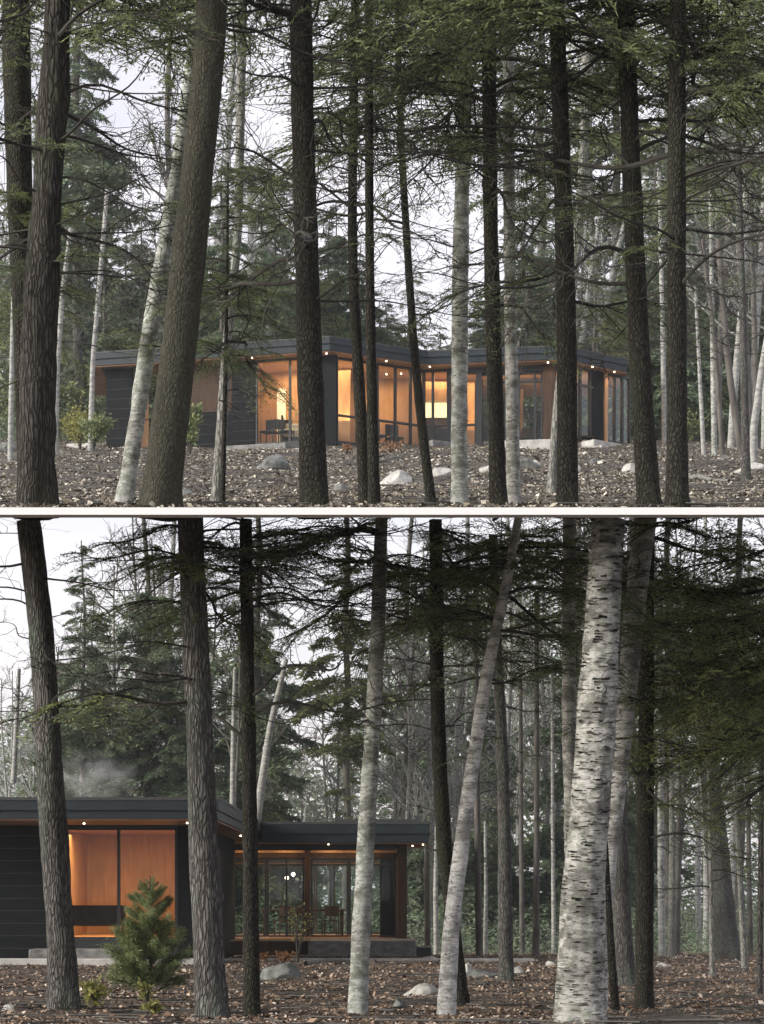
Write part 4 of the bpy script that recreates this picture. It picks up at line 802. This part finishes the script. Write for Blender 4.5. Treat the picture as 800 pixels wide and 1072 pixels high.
for n_, a, m_ in [('mattress', (-.65, .75, -.45, .45, .3, .55), 'linen'), ('headboard', (-.72, -.66, -.47, .47, 0, .95), 'brownwood'), ('blanket', (-.1, .77, -.47, .47, .31, .6), 'fabric_dark'), ('pillow', (-.6, -.2, -.35, .35, .56, .72), 'linen'), ('bed_frame', (-.65, .78, -.46, .46, .12, .298), 'black')]:
    V, Fq = boxv(*a); o = link(n_, npmesh(n_, V, Fq, [M[m_]], smooth=False), r); bv = o.modifiers.new('bevel', 'BEVEL'); bv.width = .04; bv.segments = 3

# timber header inside the glazed wing
g = Geo(); LC.box(g, 505.5, 568, CZ+(HZ-400)/F*67.9, CZ+(HZ-394)/F*67.9, .2, .26, 0); LC.box(g, 583, 600, CZ+(HZ-400)/F*67.9, CZ+(HZ-394)/F*67.9, .2, .26, 0); put(g, 'timber_strip', [M['wood']], UHr, ubase)
g = Geo(); LC.box(g, 527, 540, ZF, ZW-.2, 2.2, 2.3, 0); put(g, 'inner_panel', [M['brownwood']], UHr, ubase)
# ---------- lower house
lbase = np.array([-5., 49., CZ+(HZ-1004)/F*49]); LH = empty('house', lbase, 'dark flat-roofed house with big orange-lit window and glazed pavilion', 'house')
d1, dw1, d2 = 46., 49.5, 62.
z_top = CZ+(HZ-835)/F*d1; z_fb = CZ+(HZ-857)/F*d1; xr = (229-400)/F*d1
def bx(g, x0, x1, y0, y1, z0, z1, mi=0): g.add(*boxv(x0, x1, y0, y1, z0, z1), mi)
zm = z_fb+.17; XL = -11.
g = Geo(); bx(g, XL, xr, d1, d2+6, zm, z_top); roof = put(g, 'roof', [M['charcoal']], LH, lbase)
g = Geo(); bx(g, XL+.05, xr-.05, d1+.06, d2+6, z_fb, zm-.002); put(g, 'fascia', [M['charcoal']], roof, lbase)
g = Geo(); bx(g, XL, xr+.015, d1-.02, d1-.001, z_top-.05, z_top+.01); bx(g, xr+.001, xr+.016, d1, d2, z_top-.05, z_top+.01); put(g, 'drip_edge', [M['siding_edge']], roof, lbase)
g = Geo(); V, Fq = boxv(XL+.1, xr-.1, d1+.12, d2+5, z_fb-.03, z_fb-.002); V[V[:, 1] > d1+1, 2] -= 0.0; g.add(V, Fq, 0); put(g, 'soffit', [M['wood_soffit']], roof, lbase)
zw = z_fb-.03; zfl = CZ+(HZ-984)/F*dw1; zgr = zl(-6, dw1)-.2; X = lambda px, d: (px-400)/F*d
W1 = Line(-60, dw1, 205, dw1); 
g = Geo(); siding(g, W1, -60, 52, zgr, zw, 0, .14, .27); put(g, 'wall', [M['siding'], M['siding_edge']], LH, lbase)
zh = CZ+(HZ-866)/F*dw1
g = Geo(); W1.box(g, 52.2, 186, zh, zw, 0, .14, 0); put(g, 'header_beam', [M['charcoal_dk']], LH, lbase)
g = Geo(); siding(g, W1, 186, 204, zgr, zw, 0, .14, 3.4); put(g, 'corner_wall', [M['siding'], M['siding_edge']], LH, lbase)
windowpart(LH, lbase, W1, 52.3, 185.8, zfl, zh-.003, .03, bars=(124,), fw=.06)
g = Geo(); W1.box(g, 52.3, 185.8, zgr, zfl-.003, .04, .14, 0); put(g, 'plinth', [M['charcoal_dk']], LH, lbase)
g = Geo(); xs = X(204, dw1); bx(g, xs-.12, xs, dw1+.141, d2+1, zgr, zw); put(g, 'side_wall', [M['siding']], LH, lbase)
g = Geo(); bx(g, X(-60, dw1), xs-.13, dw1+8.2, dw1+8.3, zfl, zw-.01); put(g, 'inner_wall', [M['wood']], LH, lbase)
g = Geo(); bx(g, X(40, dw1)-.1, X(40, dw1), dw1+.15, dw1+8.19, zfl, zw-.01); put(g, 'inner_wall', [M['wood']], LH, lbase)
g = Geo(); bx(g, xs-.16, xs-.125, dw1+.15, dw1+8.19, zfl, zw-.01); put(g, 'wall_lining', [M['wood']], LH, lbase)
g = Geo(); bx(g, X(-60, dw1), xs-.13, dw1+.05, dw1+8.3, zfl-.1, zfl-.01); put(g, 'floor', [M['wood']], LH, lbase)
for px, dd, e in [(88, 47.8, 4), (196, 47.5, 4)]: downlight(LH, lbase, X(px, dd), dd, z_fb-.045, e)
for px, dd in [(137, dw1+1), (152, dw1+2)]: downlight(LH, lbase, X(px, dd), dd, zw-.012, 4)
roomlight(LH, lbase, X(85, 53), 54, zw-.08, 80, 1.6, 1.6); roomlight(LH, lbase, X(155, 53), 54, zw-.08, 70, 1.6, 1.6)
downlight(LH, lbase, xr-.35, 50, z_fb-.045, 4); downlight(LH, lbase, xr-.3, 58, z_fb-.045, 8)
# pavilion
zt2 = CZ+(HZ-861)/F*d2; zb2 = CZ+(HZ-882)/F*d2; xl2, xr2 = xr-.06, X(450, d2); dp = d2+1.6; de = d2+7
g = Geo(); bx(g, xr+.03, xr2, d2, de, zb2+.24, zt2); roof2 = put(g, 'roof', [M['charcoal']], LH, lbase)
g = Geo(); bx(g, xr+.03, xr2-.05, d2+.06, de, zb2, zb2+.238); put(g, 'fascia', [M['charcoal']], roof2, lbase)
g = Geo(); bx(g, xr+.05, xr2+.015, d2-.02, d2-.001, zt2-.05, zt2+.01); bx(g, xr+2, xr2-.3, d2+.4, de-.3, zt2+.012, zt2+.1); bx(g, X(435, d2), X(440, d2), d2+.5, d2+.7, zt2+.1, zt2+.2); put(g, 'drip_edge', [M['siding_edge']], roof2, lbase)
g = Geo(); bx(g, xs, xr2-.1, d2+.12, de-.1, zb2-.03, zb2-.002); put(g, 'soffit', [M['wood_soffit']], roof2, lbase)
W2 = Line(232, dp, 426, dp); zf2 = CZ+(HZ-981)/F*dp; zz = lambda py: CZ+(HZ-py)/F*dp
g = Geo(); bx(g, X(240, d2+.8), X(414, d2+.8), d2+.7, d2+.85, zb2-.2, zb2-.032); put(g, 'beam', [M['charcoal_dk']], LH, lbase)
g = Geo(); W2.box(g, 243, 416, zz(898), zz(893), -.02, .14, 0); put(g, 'beam', [M['brownwood']], LH, lbase)
g = Geo(); W2.box(g, 243, 416, zz(892.8), zz(888.6), -.06, .1, 0); W2.box(g, 243, 397, zz(905), zz(898.6), .14, .2, 0); put(g, 'timber_strip', [M['wood']], LH, lbase)
for px in (262, 300, 345, 380):
    q_ = (X(px, dp), dp-.5); roomlight(LH, lbase, q_[0], q_[1], zb2-.05, 5, .3, .2)  # added area lights without fixtures, warming the timber strips
g = Geo(); W2.box(g, 232, 243, zf2-.5, zb2-.032, -.05, .12, 0); put(g, 'post', [M['charcoal_dk']], LH, lbase)
for a, b_, bars in [(243.3, 279, ()), (279.4, 318.5, (300,)), (325.5, 365, ()), (365.4, 415, (388,))]:
    windowpart(LH, lbase, W2, a, b_, zf2, zz(898.3), .02, bars=bars, rails=(zz(905.5),), fw=.05, mname='charcoal_dk')
g = Geo(); W2.box(g, 319, 325, zf2, zb2-.032, -.1, .12, 0); put(g, 'post', [M['brownwood']], LH, lbase)
g = Geo(); W2.box(g, 398, 415.5, zf2-.4, zb2-.032, .14, .26, 0); put(g, 'wall', [M['siding']], LH, lbase)
g = Geo(); bx(g, X(416, dp), X(426, dp), dp-.1, dp+2.5, zf2-.5, zb2-.032); put(g, 'end_wall', [M['brownwood']], LH, lbase)
g = Geo(); bx(g, X(240, dp), X(416, dp)-.02, dp+.02, de-.2, zf2-.12, zf2-.01); put(g, 'floor', [M['wood']], LH, lbase)
Wb = Line(240, de-.3, 420, de-.3); windowpart(LH, lbase, Wb, 238, 330, zf2, zb2-.04, 0, bars=(262, 300), fw=.05); windowpart(LH, lbase, Wb, 330.4, 416, zf2, zb2-.04, 0, bars=(350, 383), fw=.05)
for px, dd, e in [(344, d2+.35, 6), (321, dp+1, 3), (443, d2+.6, 4), (432, d2+2.4, 4), (270, dp+.9, 3)]: downlight(LH, lbase, X(px, dd), dd, zb2-.045, e)
roomlight(LH, lbase, X(280, dp+2), dp+2, zb2-.09, 50, 1.2, 1.5); roomlight(LH, lbase, X(370, dp+2), dp+2, zb2-.09, 50, 1.2, 1.5)
def lslab(name, px0, px1, y0, y1, d, dep, m, label, cat):
    z1, z0 = CZ+(HZ-y0)/F*d, CZ+(HZ-y1)/F*d-.1; V, Fq = boxv(X(px0, d), X(px1, d), d, d+dep, z0, z1); c = V.mean(0); c[2] = z0
    o = link(name, npmesh(name, V-c, Fq, [M[m]], smooth=False), None, c); bv = o.modifiers.new('bevel', 'BEVEL'); bv.width = .02; tag(o, label, cat)
lslab('deck', 234, 322, 985, 996, 60.5, 2.8, 'brownwood', 'low wooden deck step before the left half of the pavilion', 'deck'); lslab('stone_ledge', 322.5, 436, 985, 998, 60, 3, 'stone_dark', 'long grey stone ledge before the pavilion', 'ledge'); lslab('stone_ledge', 437, 452, 992, 999, 61, 2, 'charcoal_dk', 'short dark ledge past the pavilion end', 'ledge')
lslab('concrete_edge', -30, 205, 1004, 1009, 45.5, .5, 'concrete', 'pale concrete edging along the big lit window', 'edging'); lslab('concrete_edge', 232, 560, 1003.5, 1005.5, 52, .25, 'concrete', 'thin pale edging in front of the pavilion', 'edging')
lslab('window_step', 30, 118, 994, 1002.5, 47.2, .9, 'stone_dark', 'dark stone step below the big lit window', 'step')
q = np.array([X(96, 51.2), 51.2]); r = empty('sofa', (q[0], q[1], zfl), 'brown leather sofa seen through the big lit window', 'sofa')
for n_, a in [('seat', (-.9, .8, -.35, .35, .28, .45)), ('backrest', (-.9, .8, -.42, -.36, .3, .74)), ('leg', (-.85, -.8, -.3, -.25, 0, .28)), ('leg', (.7, .75, -.3, -.25, 0, .28))]:
    V, Fq = boxv(*a); o = link(n_, npmesh(n_, V, Fq, [M['fabric_dark']], smooth=False), r); bv = o.modifiers.new('bevel', 'BEVEL'); bv.width = .02; bv.segments = 2
lst = [(295, 1.3, 'left dining chair inside the pavilion'), (312, 1.4, 'middle dining chair inside the pavilion'), (345, 1.3, 'dining chair right of the pavilion post')]
for px, o_, lb in lst: chair(px, W2, o_, zf2, lb, .85, 'brownwood')
r = empty('dining_table', (X(318, dp+2.2), dp+2.2, zf2), 'long wooden dining table inside the pavilion', 'table')
for n_, a in [('tabletop', (-1.2, 1.2, -.45, .45, .70, .75))]+[('leg', (sx-.04, sx+.04, sy-.04, sy+.04, 0, .70)) for sx in (-1.1, 1.1) for sy in (-.38, .38)]:
    V, Fq = boxv(*a); link(n_, npmesh(n_, V, Fq, [M['brownwood']], smooth=False), r)
# pendant lamp over the table
pr = empty('pendant_lamp', (X(307, dp+1.2), dp+1.2, zb2-.035), 'small white pendant lamps hanging inside the pavilion', 'lamp')
for dx, L_ in ((0, .75), (-.18, .85)):
    V, Fq = tube([(dx, 0, 0), (dx, 0, -L_)], [.006, .006], 5); link('cable', npmesh('cable', V, Fq, [M['black']]), pr)
    V, Fq = tube([(dx, 0, -L_), (dx, 0, -L_-.03), (dx, 0, -L_-.08), (dx, 0, -L_-.11)], [.01, .05, .05, .01], 12); link('bulb', npmesh('bulb', V, Fq, [M['lamp_glow']]), pr)
# smoke puff drifting over the low roof
bm = bmesh.new(); bmesh.ops.create_icosphere(bm, subdivisions=3, radius=1); bmesh.ops.scale(bm, vec=(1.15, .8, .75), verts=bm.verts)
me = bpy.data.meshes.new('smoke'); bm.to_mesh(me); bm.free(); o = link('smoke', me, None, P(98, 815, 53)); tag(o, 'thin grey smoke drifting over the low roof', kind='stuff')
m, nt, b, ou = mat('thin_smoke'); nt.nodes.remove(b); pv = N(nt, 'ShaderNodeVolumePrincipled'); pv.inputs['Color'].default_value = (.9, .92, .95, 1)
gt = N(nt, 'ShaderNodeTexCoord'); ln_ = N(nt, 'ShaderNodeVectorMath', operation='LENGTH'); mpn = N(nt, 'ShaderNodeMapping'); mpn.inputs['Scale'].default_value = (.87, 1.25, 1.33)
nt.links.new(gt.outputs['Object'], mpn.inputs[0]); nt.links.new(mpn.outputs[0], ln_.inputs[0]); ns = noisen(nt, (1, 1, 1.4), 2.2, 5, .6)
s1 = N(nt, 'ShaderNodeMapRange'); s1.inputs[1].default_value = 1.; s1.inputs[2].default_value = .1; nt.links.new(ln_.outputs['Value'], s1.inputs[0])
s2 = N(nt, 'ShaderNodeMapRange'); s2.inputs[1].default_value = .42; s2.inputs[2].default_value = .75; nt.links.new(ns, s2.inputs[0])
m1 = N(nt, 'ShaderNodeMath', operation='MULTIPLY'); nt.links.new(s1.outputs[0], m1.inputs[0]); nt.links.new(s2.outputs[0], m1.inputs[1]); m2 = N(nt, 'ShaderNodeMath', operation='MULTIPLY'); nt.links.new(m1.outputs[0], m2.inputs[0]); m2.inputs[1].default_value = 1.6
nt.links.new(m2.outputs[0], pv.inputs['Density']); nt.links.new(pv.outputs[0], ou.inputs['Volume']); me.materials.append(m)
# haze
HAZE = 0.0004
if HAZE:
    V, Fq = boxv(-60, 60, -40, 215, -14, 62); o = link('haze', npmesh('haze', V, Fq, [], smooth=False)); tag(o, 'thin evening haze between the trees', kind='stuff')
    m, nt, b, ou = mat('evening_haze'); nt.nodes.remove(b); pv = N(nt, 'ShaderNodeVolumePrincipled'); pv.inputs['Color'].default_value = (.86, .93, .95, 1); pv.inputs['Density'].default_value = HAZE; pv.inputs['Anisotropy'].default_value = .2
    nt.links.new(pv.outputs[0], ou.inputs['Volume']); o.data.materials.append(m)
for ks in PR.values():
    for r in ks:
        if r.name not in used:
            for c in list(r.children): bpy.data.objects.remove(c)
            bpy.data.objects.remove(r)
